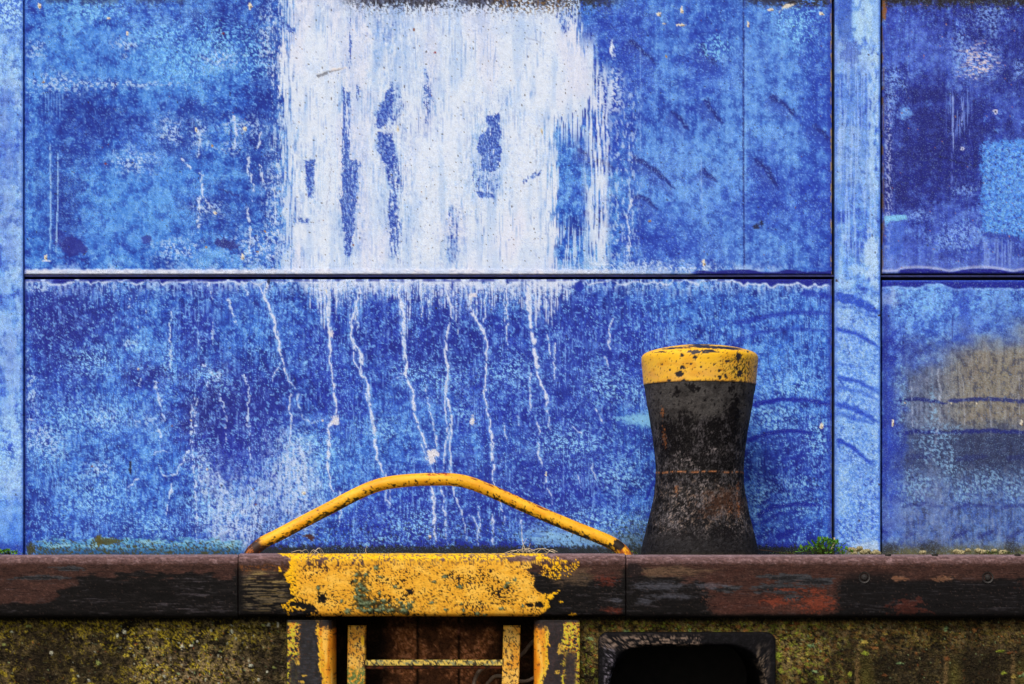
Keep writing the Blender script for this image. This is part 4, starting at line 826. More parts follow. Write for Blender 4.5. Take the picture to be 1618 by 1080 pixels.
def beam(name, x0, x1, lab, zoff=0.0, yoff=0.0, bot=-.2):
    t = empty(name, (PX((x0 + x1) / 2 if x1 < 2000 else 1300, 0), .1, 0), lab, 'edge beam', 'steel edge beams along the quay')
    xs = axis(x0, x1, -4, 1622, 1.6)
    pr = [(.26, -.05, 850), (.26, -.001, 858), (.12, .0, 868), (.055, .0, 874), (.035, -.001, 876)]
    for k in range(1, 10):
        a = k / 10 * math.pi / 2
        pr.append((.035 - .035 * math.sin(a), -.001 - .022 * (1 - math.cos(a)), 876 + 11 * (1 - math.cos(a)) + .5))
    for q in np.arange(888, 966, 1.6): pr.append((.0 - .002 * math.sin((q - 888) / 78 * math.pi), ZC + (HZ - q) * S0, q))
    for k in range(0, 7):
        a = k / 6 * math.pi / 2
        zb = bot; z0 = ZC + (HZ - 966) * S0
        pr.append((.016 * (1 - math.cos(a)), z0 + (zb - z0) * math.sin(a), 966 + (bot * -500 + 876 - 966) * math.sin(a)))
    pr += [(.07, bot, 985), (.26, bot, 990)]
    pr = np.array(pr)
    gx, gj = np.meshgrid(xs, np.arange(len(pr)))
    x = gx.ravel(); j = gj.ravel()
    cv = paint_beam(x, pr[j, 2])
    wv = .0012 * (fbm(x, pr[j, 2], 120, 40, 5, 3) - .5) * 2
    Y = pr[j, 0] + yoff + wv - cv.h * (pr[j, 0] < .03); Zz = pr[j, 1] + zoff * (pr[j, 1] > -.03) + wv * .6
    V = np.stack([(x - 809) * S0, Y, Zz], 1)
    F = gridfaces(len(xs), len(pr))
    n = len(xs); m = len(pr)
    c = cv.lin()
    me = mesh_np('beam_body', V, F, c, cv.a, True)
    # end caps
    import bmesh
    bm = bmesh.new(); bm.from_mesh(me)
    bm.verts.ensure_lookup_table()
    for e in (0, n - 1):
        vs = [bm.verts[r * n + e] for r in range(m)]
        if e == 0: vs = vs[::-1]
        f_ = bm.faces.new(vs); f_.smooth = False
    bm.to_mesh(me); bm.free()
    link('beam_body', me, M_BEAM, t)
    return t
b1 = beam('edge_beam', -700, 375.6, 'long brown black steel edge beam left of the yellow painted one')
b2 = beam('edge_beam', 377.0, 988.2, 'steel edge beam with flaking yellow paint above the ladder', .004, -.002, -.195)
b3 = beam('edge_beam', 989.6, 2672, 'rust red and black steel edge beam under the bollard')
def disc_bolt(px, py, r, parent, top=False):
    import bmesh
    bm = bmesh.new()
    # recessed washer ring with a domed head
    prof = [(0, .003), (.4, .002), (.55, -.001), (.62, -.004), (.8, -.001), (1.0, .0)]
    ring = []
    seg = 24
    if top: o = Vector((PX(px, 0), .02, .0015))
    else: o = Vector((PX(px, 0), -.0045, ZC + (HZ - py) * S0))
    for k, (a, h) in enumerate(prof):
        row = []
        for s in range(seg):
            t = s / seg * 2 * math.pi
            u, v = a * r * math.cos(t), a * r * math.sin(t)
            row.append(bm.verts.new(o + (Vector((u, v * .55, h)) if top else Vector((u, -h, v)))))
            if a == 0: break
        ring.append(row)
    for k in range(len(ring) - 1):
        A, B = ring[k], ring[k + 1]
        for s in range(seg):
            if len(A) == 1: bm.faces.new((A[0], B[s], B[(s + 1) % seg]))
            else: bm.faces.new((A[s], B[s], B[(s + 1) % seg], A[(s + 1) % seg]))
    base = [bm.verts.new(v.co + (Vector((0, 0, -.006)) if top else Vector((0, .008, 0)))) for v in ring[-1]]
    for s in range(seg): bm.faces.new((ring[-1][s], base[s], base[(s + 1) % seg], ring[-1][(s + 1) % seg]))
    bmesh.ops.recalc_face_normals(bm, faces=bm.faces)
    me = bpy.data.meshes.new('bolt'); bm.to_mesh(me); bm.free()
    link('bolt', me, M_BOLT, parent)
M_BOLT = mat_noise('old_bolt', (.006, .005, .005), (.03, .025, .022), 300, .5, metal=.3)
for px in (1365.5, 1560.5): disc_bolt(px, 912, .018, b3)
for px in (1405, 1479, 1610): disc_bolt(px, 877, .010, b3, True)

# ================================================================== BOLLARD
BX, BY = 1105.5, 0.40
bol = empty('mooring_bollard', (PX(BX, BY), BY, 0), 'waisted black mooring bollard with a chipped yellow cap on the quay edge', 'bollard')
prof = [(877.5, 93.5), (870, 92.3), (863, 91), (847, 87), (830, 83), (815, 79), (797, 75.2), (780, 72), (763, 70), (747, 69.3), (730, 70), (713, 71.4), (697, 73.4), (680, 76), (663, 79), (640, 83), (622, 86), (608.5, 88)]
capp = [(608.4, 88.6), (600, 89.2), (585, 90.6), (570, 92), (566, 92.2), (562.5, 92), (559.5, 89.5), (556.3, 83), (553.3, 74), (550.4, 61), (547.8, 46), (545.8, 30), (544.6, 14), (544, 0.2)]
def resample(p, step):
    p = np.array(p, float); d = np.concatenate([[0], np.cumsum(np.hypot(*(p[1:] - p[:-1]).T))])
    s = np.linspace(0, d[-1], int(d[-1] / step) + 1)
    # smooth interpolation
    a = np.stack([np.interp(s, d, p[:, 0]), np.interp(s, d, p[:, 1])], 1)
    k = np.array([1, 2, 3, 2, 1]) / 9.
    for _ in range(3):
        b = a.copy()
        for c in (0, 1): b[2:-2, c] = np.convolve(a[:, c], k, 'valid')
        a = b
    return a, s
def lathe(name, pr, paint, mat, parent, step=1.6, nseg=360, rs=1.0, smooth=True, dent=0.0):
    a, s = resample(pr, step)
    th = np.linspace(-math.pi, math.pi, nseg, endpoint=False)
    gt, gj = np.meshgrid(th, np.arange(len(a)))
    t = gt.ravel(); j = gj.ravel()
    rp = a[j, 1]; yp = a[j, 0]
    x = BX + np.where(True, np.maximum(rp, 40), 0) * t       # unrolled photo position, front = t 0
    flat = rp < 86
    xx = x; yy = yp.copy()
    if pr is capp:
        top = yp < 562
        xx = np.where(top, BX + rp * np.sin(t), x); yy = yp.copy()
    cv = paint(xx, yy, t)
    scl = sc(BY)
    r = rp * scl + cv.h + dent * (fbm(np.cos(t) * 30, yp + np.sin(t) * 30, 22, 26, 9, 3) - .5)
    V = np.stack([PX(BX, BY) + r * np.sin(t), BY - r * np.cos(t), ZC + (HZ - yp) * scl], 1)
    n = len(th); i = np.arange(n * len(a)).reshape(len(a), n)
    i2 = np.roll(i, -1, axis=1)
    F = np.stack([i[:-1], i2[:-1], i2[1:], i[1:]], -1).reshape(-1, 4)
    return link(name, mesh_np(name, V, F, cv.lin(), cv.a, smooth), mat, parent)
def paint_body(x, y, t):
    cv = Canvas(x, y, (54, 52, 52)); cv.k = .05
    n = cv.N(26, 22, 301, 5, .65); f = cv.N(6, 8, 302, 4, .75); g = cv.N(3.2, 4, 303, 3, .7)
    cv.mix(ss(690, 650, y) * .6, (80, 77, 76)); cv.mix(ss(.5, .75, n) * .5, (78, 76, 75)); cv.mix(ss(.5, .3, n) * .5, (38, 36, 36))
    pa = ss(655, 690, y) * ss(860, 838, y)
    cv.mix(ss(.44, .54, .55 * n + .45 * f + .0) * pa * .9, (9, 8, 9)); cv.mix(ss(.56, .76, g) * ss(.56, .4, n) * pa * .6, (116, 110, 116)); cv.mix(pa * ss(.5, .6, cv.N(7, 26, 308, 4, .8)) * ss(.45, .6, f) * .8, (8, 7, 8))
    for a in [(1120, 672, 30, 6), (1155, 665, 16, 20), (1100, 700, 22, 26), (1060, 700, 18, 26), (1160, 700, 14, 40), (1110, 725, 30, 14), (1075, 665, 12, 10), (1130, 690, 14, 14), (1050, 765, 18, 12), (1090, 760, 16, 10), (1130, 735, 16, 10), (1090, 820, 30, 26), (1140, 845, 26, 12), (1088, 618, 8, 5), (1062, 625, 3, 8), (1160, 640, 6, 14), (1040, 690, 14, 24), (1150, 600, 6, 20)]:
        cv.dab(*a, (14, 12, 14), .88, seed=a[0] % 13, nsx=9, nsy=9, soft=.12, rag=1.0)
    for a in [(1085, 735, 16, 10), (1130, 715, 20, 8), (1068, 725, 14, 12), (1105, 780, 10, 26), (1120, 775, 12, 12), (1160, 750, 8, 14), (1090, 790, 20, 20), (1060, 820, 22, 22), (1070, 800, 14, 20), (1150, 790, 26, 20), (1170, 830, 14, 30), (1055, 780, 16, 16), (1105, 835, 10, 14)]:
        i, m = cv.blob(*a, seed=a[0] % 13, soft=.3); cv.mixi(i, m * ss(.50, .75, .5 * g[i] + .5 * f[i]) * .85, (130, 122, 122))
    for a in [(1135, 795, 30, 14), (1130, 790, 22, 10), (1160, 800, 20, 12), (1120, 812, 16, 6), (1155, 780, 18, 8)]: cv.dab(*a, (66, 44, 33), .7, seed=a[0] % 7, nsx=8, nsy=6, soft=.3, rag=1.3)
    for a in [(1168, 805, 3, 9), (1166, 790, 2.5, 8), (1034, 655, 3, 5), (1037, 690, 3, 9), (1062, 775, 2.5, 6), (1170, 770, 3, 5), (1150, 806, 2, 4), (1040, 700, 2, 6)]: cv.dab(*a, (150, 88, 44), .7, seed=a[0] % 7, nsx=3, nsy=3, soft=.2, rag=1.6)
    cv.dab(1065, 860, 26, 6, (70, 70, 72), .5, seed=3, nsx=9, nsy=4, soft=.3)
    stk = cv.N(2.6, 12, 320, 4, .8); cv.mix(ss(652, 675, y) * ss(850, 830, y) * ss(.54, .68, .5 * stk + .5 * cv.N(22, 26, 321, 4, .7)) * .55, (112, 108, 112))
    cv.mix(ss(745, 765, y) * ss(850, 830, y) * ss(.60, .72, .5 * g + .5 * cv.N(16, 16, 322, 4, .8)) * .45, (130, 110, 94)); cv.mix(ss(652, 675, y) * ss(850, 830, y) * ss(.62, .74, stk) * ss(.5, .4, f) * .8, (8, 8, 9))
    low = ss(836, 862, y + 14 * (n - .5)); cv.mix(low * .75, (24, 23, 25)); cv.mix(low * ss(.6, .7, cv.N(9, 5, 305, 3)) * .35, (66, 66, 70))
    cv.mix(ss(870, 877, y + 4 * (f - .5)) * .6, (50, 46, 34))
    # thin rusty weld line
    wl = np.exp(-((y - 747.3 - .6 * np.sin(x / 9)) / 1.3) ** 2); cv.mix(wl * ss(.40, .52, cv.N(7, 99, 306, 3)) * .9, (170, 112, 74)); cv.h += wl * .0010
    cv.mix(np.exp(-((y - 777) / 1.2) ** 2) * ss(1105, 1115, x) * .5, (90, 84, 82)); cv.h -= .0012 * ss(.6, .75, f)
    cv.mix(ss(.74, .80, cv.N(5, 6, 307, 2)) * .8, (12, 10, 12)); cv.a[:] = .5 * pa + .25
    return cv
def paint_cap(x, y, t):
    cv = Canvas(x, y, (230, 178, 72))
    n = cv.N(30, 16, 311, 4, .6); cv.mix(ss(.5, .75, n) * .5, (214, 148, 40)); cv.mix(ss(.5, .28, n) * .5, (244, 184, 40)); cv.mix(ss(580, 564, y) * .5, (248, 186, 22))  # brighter yellow towards the dome: highlight painted into the colour
    cv.mix(ss(1170, 1196, x) * ss(575, 600, y) * .4, (206, 150, 90)); g = cv.N(4, 4, 312, 3, .7); f = cv.N(3.2, 5, 313, 3, .75)
    cv.mix(ss(.78, .86, g) * .85, (80, 50, 28), -.0006); cv.mix(ss(.5, .8, cv.N(60, 30, 315, 3)) * ss(575, 600, y) * .5, (214, 160, 96))
    sp = ss(1118, 1150, x) * ss(562, 580, y); cv.mix(sp * ss(.60, .72, f) * .9, (56, 40, 26), -.0006); cv.mix(cv.box(1150, 1192, 570, 600, 8) * ss(.56, .64, cv.N(7, 7, 314, 3, .7)) * .8, (50, 56, 22))
    K = (40, 36, 46)
    for k, a in enumerate([(1066, 597, 6.5, 5), (1071, 587, 4, 3.2), (1050, 590, 1.6, 1.6), (1035, 580, 1.4, 1.4), (1128, 592, 2, 3), (1143, 577, 5, 1.6), (1130, 603, 3, 3), (1070, 568, 2.6, 2.8), (1164, 570, 5.2, 6.4), (1167, 595, 5, 6), (1073, 607, 3.4, 2.4), (1091, 572, 4, 2.2), (1048, 606, 3, 2), (1084, 582, 2, 2), (1120, 583, 1.6, 1.6), (1100, 587, 1.6, 1.6), (1140, 600, 3, 3), (1176, 560, 2, 2), (1160, 588, 2, 3)]):
        cv.dab(*a, K, .97, -.0012, seed=k, nsx=5, nsy=4, soft=.06, rag=.5)
    for k, a in enumerate([(1100, 552.5, 18, 3.2), (1134, 555.5, 32, 2.6), (1062, 555.5, 18, 1.8), (1093, 563, 13, 2.6), (1113, 562.6, 12, 2.8), (1108, 546.8, 24, 2.2), (1088, 565, 6, 2.4), (1150, 557, 12, 2), (1040, 561, 8, 1.4)]):
        cv.dab(*a, K, .97, -.0010, seed=k + 20, nsx=8, nsy=2, soft=.08, rag=.6)
    cv.mix(ss(606, 608.2, y + 2 * (g - .5)) * .8, (40, 34, 30)); cv.a[:] = 0
    return cv
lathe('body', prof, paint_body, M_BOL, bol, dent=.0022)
lathe('cap', capp, paint_cap, M_YEL, bol)

# ================================================================== GRAB RAIL
M_RAIL = M_YEL
rail = empty('grab_rail', (PX(695, .13), .13, 0), 'bent yellow tube rail arching over the ladder', 'grab rail')
def catmull(pts, step):
    p = np.array(pts, float); p = np.vstack([2 * p[0] - p[1], p, 2 * p[-1] - p[-2]]); out = []
    for k in range(1, len(p) - 2):
        n = max(2, int(np.linalg.norm(p[k + 1] - p[k]) / step))
        for t in np.arange(n) / n:
            out.append(.5 * ((2 * p[k]) + (-p[k - 1] + p[k + 1]) * t + (2 * p[k - 1] - 5 * p[k] + 4 * p[k + 1] - p[k + 2]) * t * t + (-p[k - 1] + 3 * p[k] - 3 * p[k + 1] + p[k + 2]) * t ** 3))
    out.append(p[-2]); return np.array(out)
rp = [(393, 884), (398, 872), (416, 857), (440, 845), (470, 829), (520, 803), (560, 782), (592, 768), (620, 761.5), (655, 758), (690, 757), (715, 757.5), (740, 762), (770, 773), (815, 793), (860, 813), (905, 832), (940, 846), (965, 857), (982, 869), (992, 884)]
c3 = catmull([(a, b, 0) for a, b in rp], 1.6)
def tube_paint(px, py, ang):
    """ang: 0 = top side, pi = underside"""
    cv = Canvas(px + 0, py + 0, (228, 168, 42))
    s = cv.x
    u = ang / math.pi
    q = np.abs(u) 
    n = fbm(s, q * 30 + 100, 9, 5, 401, 4, .75); n2 = fbm(s, q * 30, 40, 12, 402, 3); nf = fbm(s, q * 30, 4, 3, 403, 2, .7)
    cv.mix(ss(.5, .75, n2) * .5, (222, 148, 22)); cv.mix(ss(.5, .28, n2) * .5, (250, 190, 60))
    cv.mix(ss(.70, .95, nf) * .5, (176, 110, 20))
    fr = u * np.sign(1)                     # front side = negative angles here
    low = ss(.50, .80, q)
    end = ss(640, 520, s) + ss(740, 800, s)
    cv.mix(ss(.66, .76, n + .40 * low * np.clip(end, .3, 1) - .22 * ss(.52, .40, q) - .06) * .93, (36, 34, 20), -.0005); cv.mix(ss(.84, .92, n + .16 * low) * ss(.5, .6, n2) * .6, (84, 60, 24))
    cv.mix(low * ss(.52, .62, fbm(s, q * 30, 14, 6, 405, 3)) * .5 * np.clip(end, 0, 1), (66, 78, 26))
    rd = ss(.18, .10, np.abs(q - .12)) * ss(.50, .56, fbm(s, q * 30, 16, 4, 404, 3, .7)) * (ss(735, 750, s) * ss(890, 850, s) + ss(672, 678, s) * ss(712, 706, s)); cv.mix(rd * .95, (112, 44, 40), -.0005)
    rd2 = ss(.35, .25, q) * ss(.52, .58, n) * ss(672, 678, s) * ss(716, 706, s); cv.mix(rd2 * .9, (140, 50, 20), -.0004)
    e = ss(420, 408, s + 10 * (n - .5)); cv.mix(e * .95, (56, 40, 36)); cv.mix(e * ss(.64, .7, n) * .7, (190, 110, 30)); e = ss(972, 982, s + 14 * (n - .5)); cv.mix(e * ss(.35, .5, n) * .7, (150, 78, 24)); 
    i = np.where((np.hypot(s - 975, (q - .35) * 22) < 7))[0]; cv.mixi(i, np.full(len(i), .95), (36, 26, 22))
    cv.a[:] = 0
    return cv
def tube(name, ctr, rad, Yc, mat, parent, paint=None, seg=40, hor=False):
    P = np.stack([PX(ctr[:, 0], Yc), np.full(len(ctr), Yc) + ctr[:, 2], PZ(ctr[:, 1], Yc)], 1)
    T = np.gradient(P, axis=0); T /= np.linalg.norm(T, axis=1)[:, None]
    U = np.array([0, -1.0, 0])[None] - T * (T @ np.array([0, -1.0, 0]))[:, None]; U /= np.linalg.norm(U, axis=1)[:, None]
    W_ = np.cross(U, T)                         # points up along the arch
    W_ *= np.sign(W_[len(W_) // 2, 2])
    an = np.linspace(-math.pi, math.pi, seg, endpoint=False)
    gi, ga = np.meshgrid(np.arange(len(P)), an, indexing='ij'); gi = gi.ravel(); ga = ga.ravel()
    rr_ = rad if np.isscalar(rad) else rad[gi]
    cv = paint(ctr[gi, 0], ctr[gi, 1], ga) if paint else None
    r = rr_ + (cv.h if cv is not None else 0)
    V = P[gi] + W_[gi] * (r * np.cos(ga))[:, None] + U[gi] * (r * np.sin(ga))[:, None]
    i = np.arange(len(P) * seg).reshape(len(P), seg); i2 = np.roll(i, -1, 1)
    F = np.stack([i[:-1], i2[:-1], i2[1:], i[1:]], -1).reshape(-1, 4)
    return link(name, mesh_np(name, V, F, cv.lin() if cv else None, cv.a if cv else None, True), mat, parent)
tube('rail_tube', c3, 10.2 * sc(.13), .13, M_RAIL, rail, tube_paint)
for px in (396, 991):          # weld feet
    f_ = catmull([(px - 9, 877.5, 0), (px, 876, -.0), (px + 9, 877.5, 0)], 2)
    tube('weld_foot', f_, .010, .13, M_RUSTD, rail, None, 16)

# ================================================================== QUAY WALL
def paint_conc(x, y):
    cv = Canvas(x, y, (106, 92, 58)); cv.k = 0
    n = cv.N(70, 60, 501, 4, .6); f = cv.N(8, 8, 502, 4, .8); g = cv.N(4, 4, 503, 3, .75)
    md = cv.N(24, 22, 510, 5, .7); cv.mix(ss(.5, .75, n) * .7, (108, 92, 66)); cv.mix(ss(.52, .30, .6 * n + .4 * md) * .9, (24, 20, 14)); cv.mix(ss(.48, .34, md) * .7, (22, 19, 13))
    cv.mix(ss(.48, .34, f) * .7, (18, 15, 11)); cv.mix(ss(.58, .80, f) * .5, (128, 108, 78))
    L = ss(460, 300, x)
    ye = ss(.51, .64, cv.N(16, 14, 504, 4, .8) * .7 + .3 * cv.N(70, 40, 511, 3) + .12 * ss(1030, 985, y)); cv.mix(ye * ss(.40, .60, g) * .85 * (.35 + .65 * L), (196, 174, 44))
    br = ss(700, 1000, x); cv.mix(br * ss(.54, .74, cv.N(10, 8, 505, 4, .8)) * .65, (118, 80, 38)); cv.mix(br * ss(.60, .76, cv.N(12, 10, 506, 4, .8)) * .7 * (ss(1400, 1230, x) + .3), (126, 136, 46))
    cv.mix(br * ss(1050, 1090, y) * .3, (40, 36, 16)); cv.mix(ss(1330, 1420, x) * ss(1010, 1040, y + 20 * (n - .5)) * .55, (34, 30, 24)); cv.mix(ss(1300, 1618, x) * .25, (44, 36, 28))
    cv.mix(cv.box(20, 110, 1000, 1090, 20) * .65, (36, 28, 22)); cv.mix(cv.box(250, 450, 1030, 1090, 50, 20) * ss(.45, .6, f) * .5, (150, 128, 104))
    wsp = cv.N(7, 7, 507, 2, .6); cv.mix(ss(.88, .94, wsp) * .9 * (.25 + .75 * ss(60, 140, x) * ss(460, 400, x)), (186, 188, 166), .0008); cv.mix(ss(.90, .96, cv.N(6, 6, 508, 2, .6)) * .8, (146, 170, 120), .0006)
    cv.mix(ss(.93, .99, cv.N(6, 6, 509, 2, .6)) * .8, (168, 86, 40)); cv.mix(ss(984, 978, y + 4 * (g - .5)) * .8, (20, 16, 14))  # dark band along the top: the beam's shadow painted in
    vs = cv.N(34, 160, 512, 4, .6); cv.mix(ss(.5, .25, vs) * .3, (20, 17, 12)); cv.mix(ss(.55, .75, vs) * ss(.45, .6, f) * .3, (150, 134, 84))
    for a in [(78, 1030, 40, 40), (160, 1050, 30, 40), (520 - 100, 1050, 30, 40), (1390, 1050, 60, 30), (1560, 1060, 50, 30)]: cv.dab(*a, (26, 21, 14), .6, seed=a[0] % 9, nsx=16, nsy=20, soft=.35, rag=1)
    # green algal runs at the right
    for cx in (1368, 1508, 1615): cv.mix(np.exp(-((x - cx) / 12) ** 2) * ss(1020, 1070, y) * .6, (94, 88, 38)); cv.dab(cx - 14, 1066, 3.5, 30, (140, 112, 74), .55, seed=3, nsx=3, nsy=9, soft=.3)
    rr = random.Random(11)
    for k in range(36):
        a, b = rr.uniform(0, 440), rr.uniform(985, 1075); cv.dab(a, b, rr.uniform(1.6, 4), rr.uniform(1.6, 3.6), rr.choice([(196, 196, 176), (178, 160, 60), (186, 190, 170), (150, 160, 90)]), .9, .0015, seed=k, nsx=3, nsy=3)
    for k in range(60):
        a, b = rr.uniform(925, 1618), rr.uniform(983, 1075); cv.dab(a, b, rr.uniform(2, 6), rr.uniform(1.6, 4), rr.choice([(170, 150, 70), (160, 176, 60), (150, 100, 56), (128, 160, 110), (110, 64, 36)]), .8, .0015, seed=k, nsx=4, nsy=3)
    cv.h += .005 * (f - .5) + .003 * (g - .5); cv.a[:] = .3 + .5 * ye
    return cv
YQ = .055
def rr_in(x, y, x0, x1, y0, y1, r):
    dx = np.maximum(np.maximum(x0 + r - x, x - x1 + r), 0); dy = np.maximum(np.maximum(y0 + r - y, y - y1 + r), 0)
    return (np.hypot(dx, dy) < r) & (x > x0) & (x < x1) & (y > y0) & (y < y1)
qw = empty('quay_wall', (0, YQ, -.8), 'lichen spotted concrete quay wall under the edge beams', 'quay wall')
def keepq(x, y):
    return ~(((x > 515) & (x < 856)) | rr_in(x, y, 955, 1218, 1008, 1270, 30))
slab('wall_face', -700, 2672, 966, 1760, YQ, .4, paint_conc, M_CONC, qw, wob=.003, keep=keepq, step=1.7, seed=12)
boxmesh('core', PX(-690, 0), PX(500, 0), .12, .75, -1.75, -.21, M_BLACK, qw)
boxmesh('core', PX(870, 0), PX(940, 0), .12, .75, -1.75, -.21, M_BLACK, qw)
boxmesh('core', PX(1240, 0), PX(2650, 0), .12, .75, -1.75, -.21, M_BLACK, qw)
boxmesh('core', PX(940.5, 0), PX(1239.5, 0), .12, .75, -1.75, PZ(1275, 0), M_BLACK, qw)
# recess behind the ladder: brown sheet piling
def paint_back(x, y):
    cv = Canvas(x, y, (122, 78, 52)); cv.k = 0
    n = cv.N(40, 50, 601, 5, .65); f = cv.N(7, 7, 602, 4, .8)
    cv.mix(ss(.5, .75, n) * .7, (176, 112, 70)); cv.mix(ss(.5, .3, n) * .6, (66, 44, 32)); cv.mix(ss(.57, .70, f) * ss(.42, .6, n) * .75, (230, 160, 114)); cv.mix(ss(.42, .3, f) * .4, (30, 20, 16))
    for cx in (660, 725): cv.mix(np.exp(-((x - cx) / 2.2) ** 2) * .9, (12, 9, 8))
    cv.mix(cv.box(723, 727, 985, 1002, 1, 2) * .9, (150, 96, 78)); cv.mix(ss(620, 600, x) * .75, (18, 15, 14)); cv.mix(ss(770, 800, x) * .6, (20, 17, 14)); cv.mix(ss(1000, 985, y) * .6, (16, 12, 10))  # recess sides and head darkened, shade painted into the colour
    cv.h += .012 * np.sign(np.sin(x / 65 * math.pi * .5 + .3)) * 0 + .003 * (f - .5); cv.a[:] = .2
    return cv
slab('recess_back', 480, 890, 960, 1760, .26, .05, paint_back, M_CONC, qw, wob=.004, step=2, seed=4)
boxmesh('recess_side', PX(500.5, 0), PX(512, 0), .07, .30, -1.75, -.205, M_RUSTD, qw)
boxmesh('recess_side', PX(858, 0), PX(869.5, 0), .07, .30, -1.75, -.205, M_RUSTD, qw)

# ladder surround: two steel jambs, flat face with a rolled inner edge
M_JAMB = mat_paint('jamb_paint', rough=.55, grit=.25, gs=260, bump=.5, bd=.0015, dark=.35, dark_scale=140, mid=.15)
sur = empty('ladder_surround', (PX(685, 0), .03, -.9), 'pair of black and yellow steel jambs framing the ladder recess', 'steel frame')
def paint_jamb(x, y):
    cv = Canvas(x, y, (34, 32, 36))
    n = cv.N(20, 30, 701, 4, .65); f = cv.N(7, 6, 702, 4, .75); hs = cv.N(14, 2.6, 703, 3, .7)
    cv.mix(ss(.5, .7, hs) * .5, (70, 72, 80)); cv.mix(ss(.5, .35, n) * .7, (16, 14, 16))
    right = x > 700
    cv.mix(right * .35, (58, 40, 42)); cv.mix(right * ss(.55, .7, f) * .4, (86, 62, 58))
    # smooth orange roll on the inner side
    eL = 502 - 4 * ss(1010, 1000, y) + 9 * (cv.N(9, 12, 704, 3, .7) - .5) + 4 * ss(1020, 1080, y)
    eR = 867 + 8 * (cv.N(7, 9, 705, 3, .75) - .5) - 9 * ss(1055, 1075, y)
    ro = np.where(right, ss(1, -1, x - eR), ss(-1, 1, x - eL))
    top = ss(986, 1000, y + 14 * (f - .5)); ro = ro * np.clip(top + (~right) * ss(512, 505, x) * .8, 0, 1)
    yc = np.empty((len(x), 3)); yc[:] = (222, 150, 44)
    t = fbm(x, y, 10, 60, 706, 3); yc += (np.array((196, 118, 22.)) - yc) * (ss(.48, .7, t) * .8)[:, None]; yc += (np.array((232, 186, 110.)) - yc) * (ss(.45, .25, t) * .6)[:, None]
    yc += (np.array((214, 200, 60.)) - yc) * (np.exp(-np.abs(x - np.where(right, eR - 3, eL + 3)) / 4) * .6)[:, None]
    cv.c += (yc - cv.c) * ro[:, None]; cv.h += ro * .0012
    # flaking outer stripe
    o = np.where(right, ss(888, 893, x + 12 * (f - .5)) , ss(476, 470, x + 14 * (f - .5)) * ss(451, 455, x + 3 * (f - .5)))
    keep = ss(.40, .47, f + .10 * ss(1010, 990, y) - np.where(right, .0, .06 * ss(1030, 1060, y)))
    inner = np.where(right, 1 - cv.box(893, 910, 1030, 1100, 4, 10) * .95, 1 - cv.box(457, 480, 1042, 1100, 3, 8) * .85)
    o = o * keep * inner * ss(980, 986, y)
    c2 = np.where((f > .56)[:, None], np.array((196, 184, 56.)), np.where((n > .5)[:, None], np.array((224, 148, 38.)), np.array((212, 160, 70.))))
    cv.c += (c2 - cv.c) * (o * .95)[:, None]; cv.h += o * .001
    for a in [(469, 1046, 3, 2.4), (470, 1049, 3, 1.6), (480, 1068, 5, 1.2), (476, 1078, 4, 2.5), (881, 1063, 4, 3), (887, 1022, 5, 5), (884, 1030, 4, 4)]: cv.dab(*a, (206, 170, 70), .85, seed=a[0], nsx=3, nsy=3)
    for a in [(508, 986, 8, 5), (522, 990, 3, 8), (856, 986, 9, 3)]: cv.dab(*a, (40, 26, 22), .85, seed=a[0], nsx=5, nsy=4, rag=.9)
    cv.mix(ss(985, 979, y) * .7, (20, 14, 12)); cv.mix(ss(.75, .8, cv.N(4, 4, 709, 2, .6)) * .7, (60, 36, 20)); cv.a[:] = 0  # dark jamb heads: shadow of the beam put into the colour
    return cv
def jamb(x0, x1, inner):
    xs = np.arange(x0, x1 + .1, 1.25); n = len(xs)
    yo = np.full(n, .018)
    d = (x1 - xs) if inner > 0 else (xs - x0)
    rr_ = 13.0
    yo += np.where(d < rr_, (1 - np.sqrt(np.clip(1 - ((rr_ - d) / rr_) ** 2, 0, 1))) * .030, 0)
    d2 = (xs - x0) if inner > 0 else (x1 - xs)
    yo += np.where(d2 < 4, (1 - np.sqrt(np.clip(1 - ((4 - d2) / 4) ** 2, 0, 1))) * .012, 0)
    xs2 = np.concatenate([[x0 - .0], xs, [x1 + .0]]); yo = np.concatenate([[.10], yo, [.14]])
    ys = axis(979.5, 1750, 979, 1084, 1.5)
    gx, gy = np.meshgrid(xs2, ys); gY = np.tile(yo, len(ys))
    x = gx.ravel(); y = gy.ravel()
    cv = paint_jamb(x, y)
    V = np.stack([(x - 809) * S0, gY - cv.h + .002 * (fbm(x, y, 60, 200, 3, 2) - .5), ZC + (HZ - y) * S0], 1)
    F = gridfaces(len(xs2), len(ys))
    V2 = V[:len(xs2)].copy(); V2[:, 1] = .14; k = len(V); a = np.arange(len(xs2) - 1)
    F = np.concatenate([F, np.stack([a, a + 1, k + a + 1, k + a], 1)])
    c = cv.lin()
    link('jamb', mesh_np('jamb', np.concatenate([V, V2]), F, np.concatenate([c, c[:len(xs2)]]), np.zeros(len(V) + len(V2)), True), M_JAMB, sur)
jamb(451, 526, 1); jamb(844, 917.5, -1)

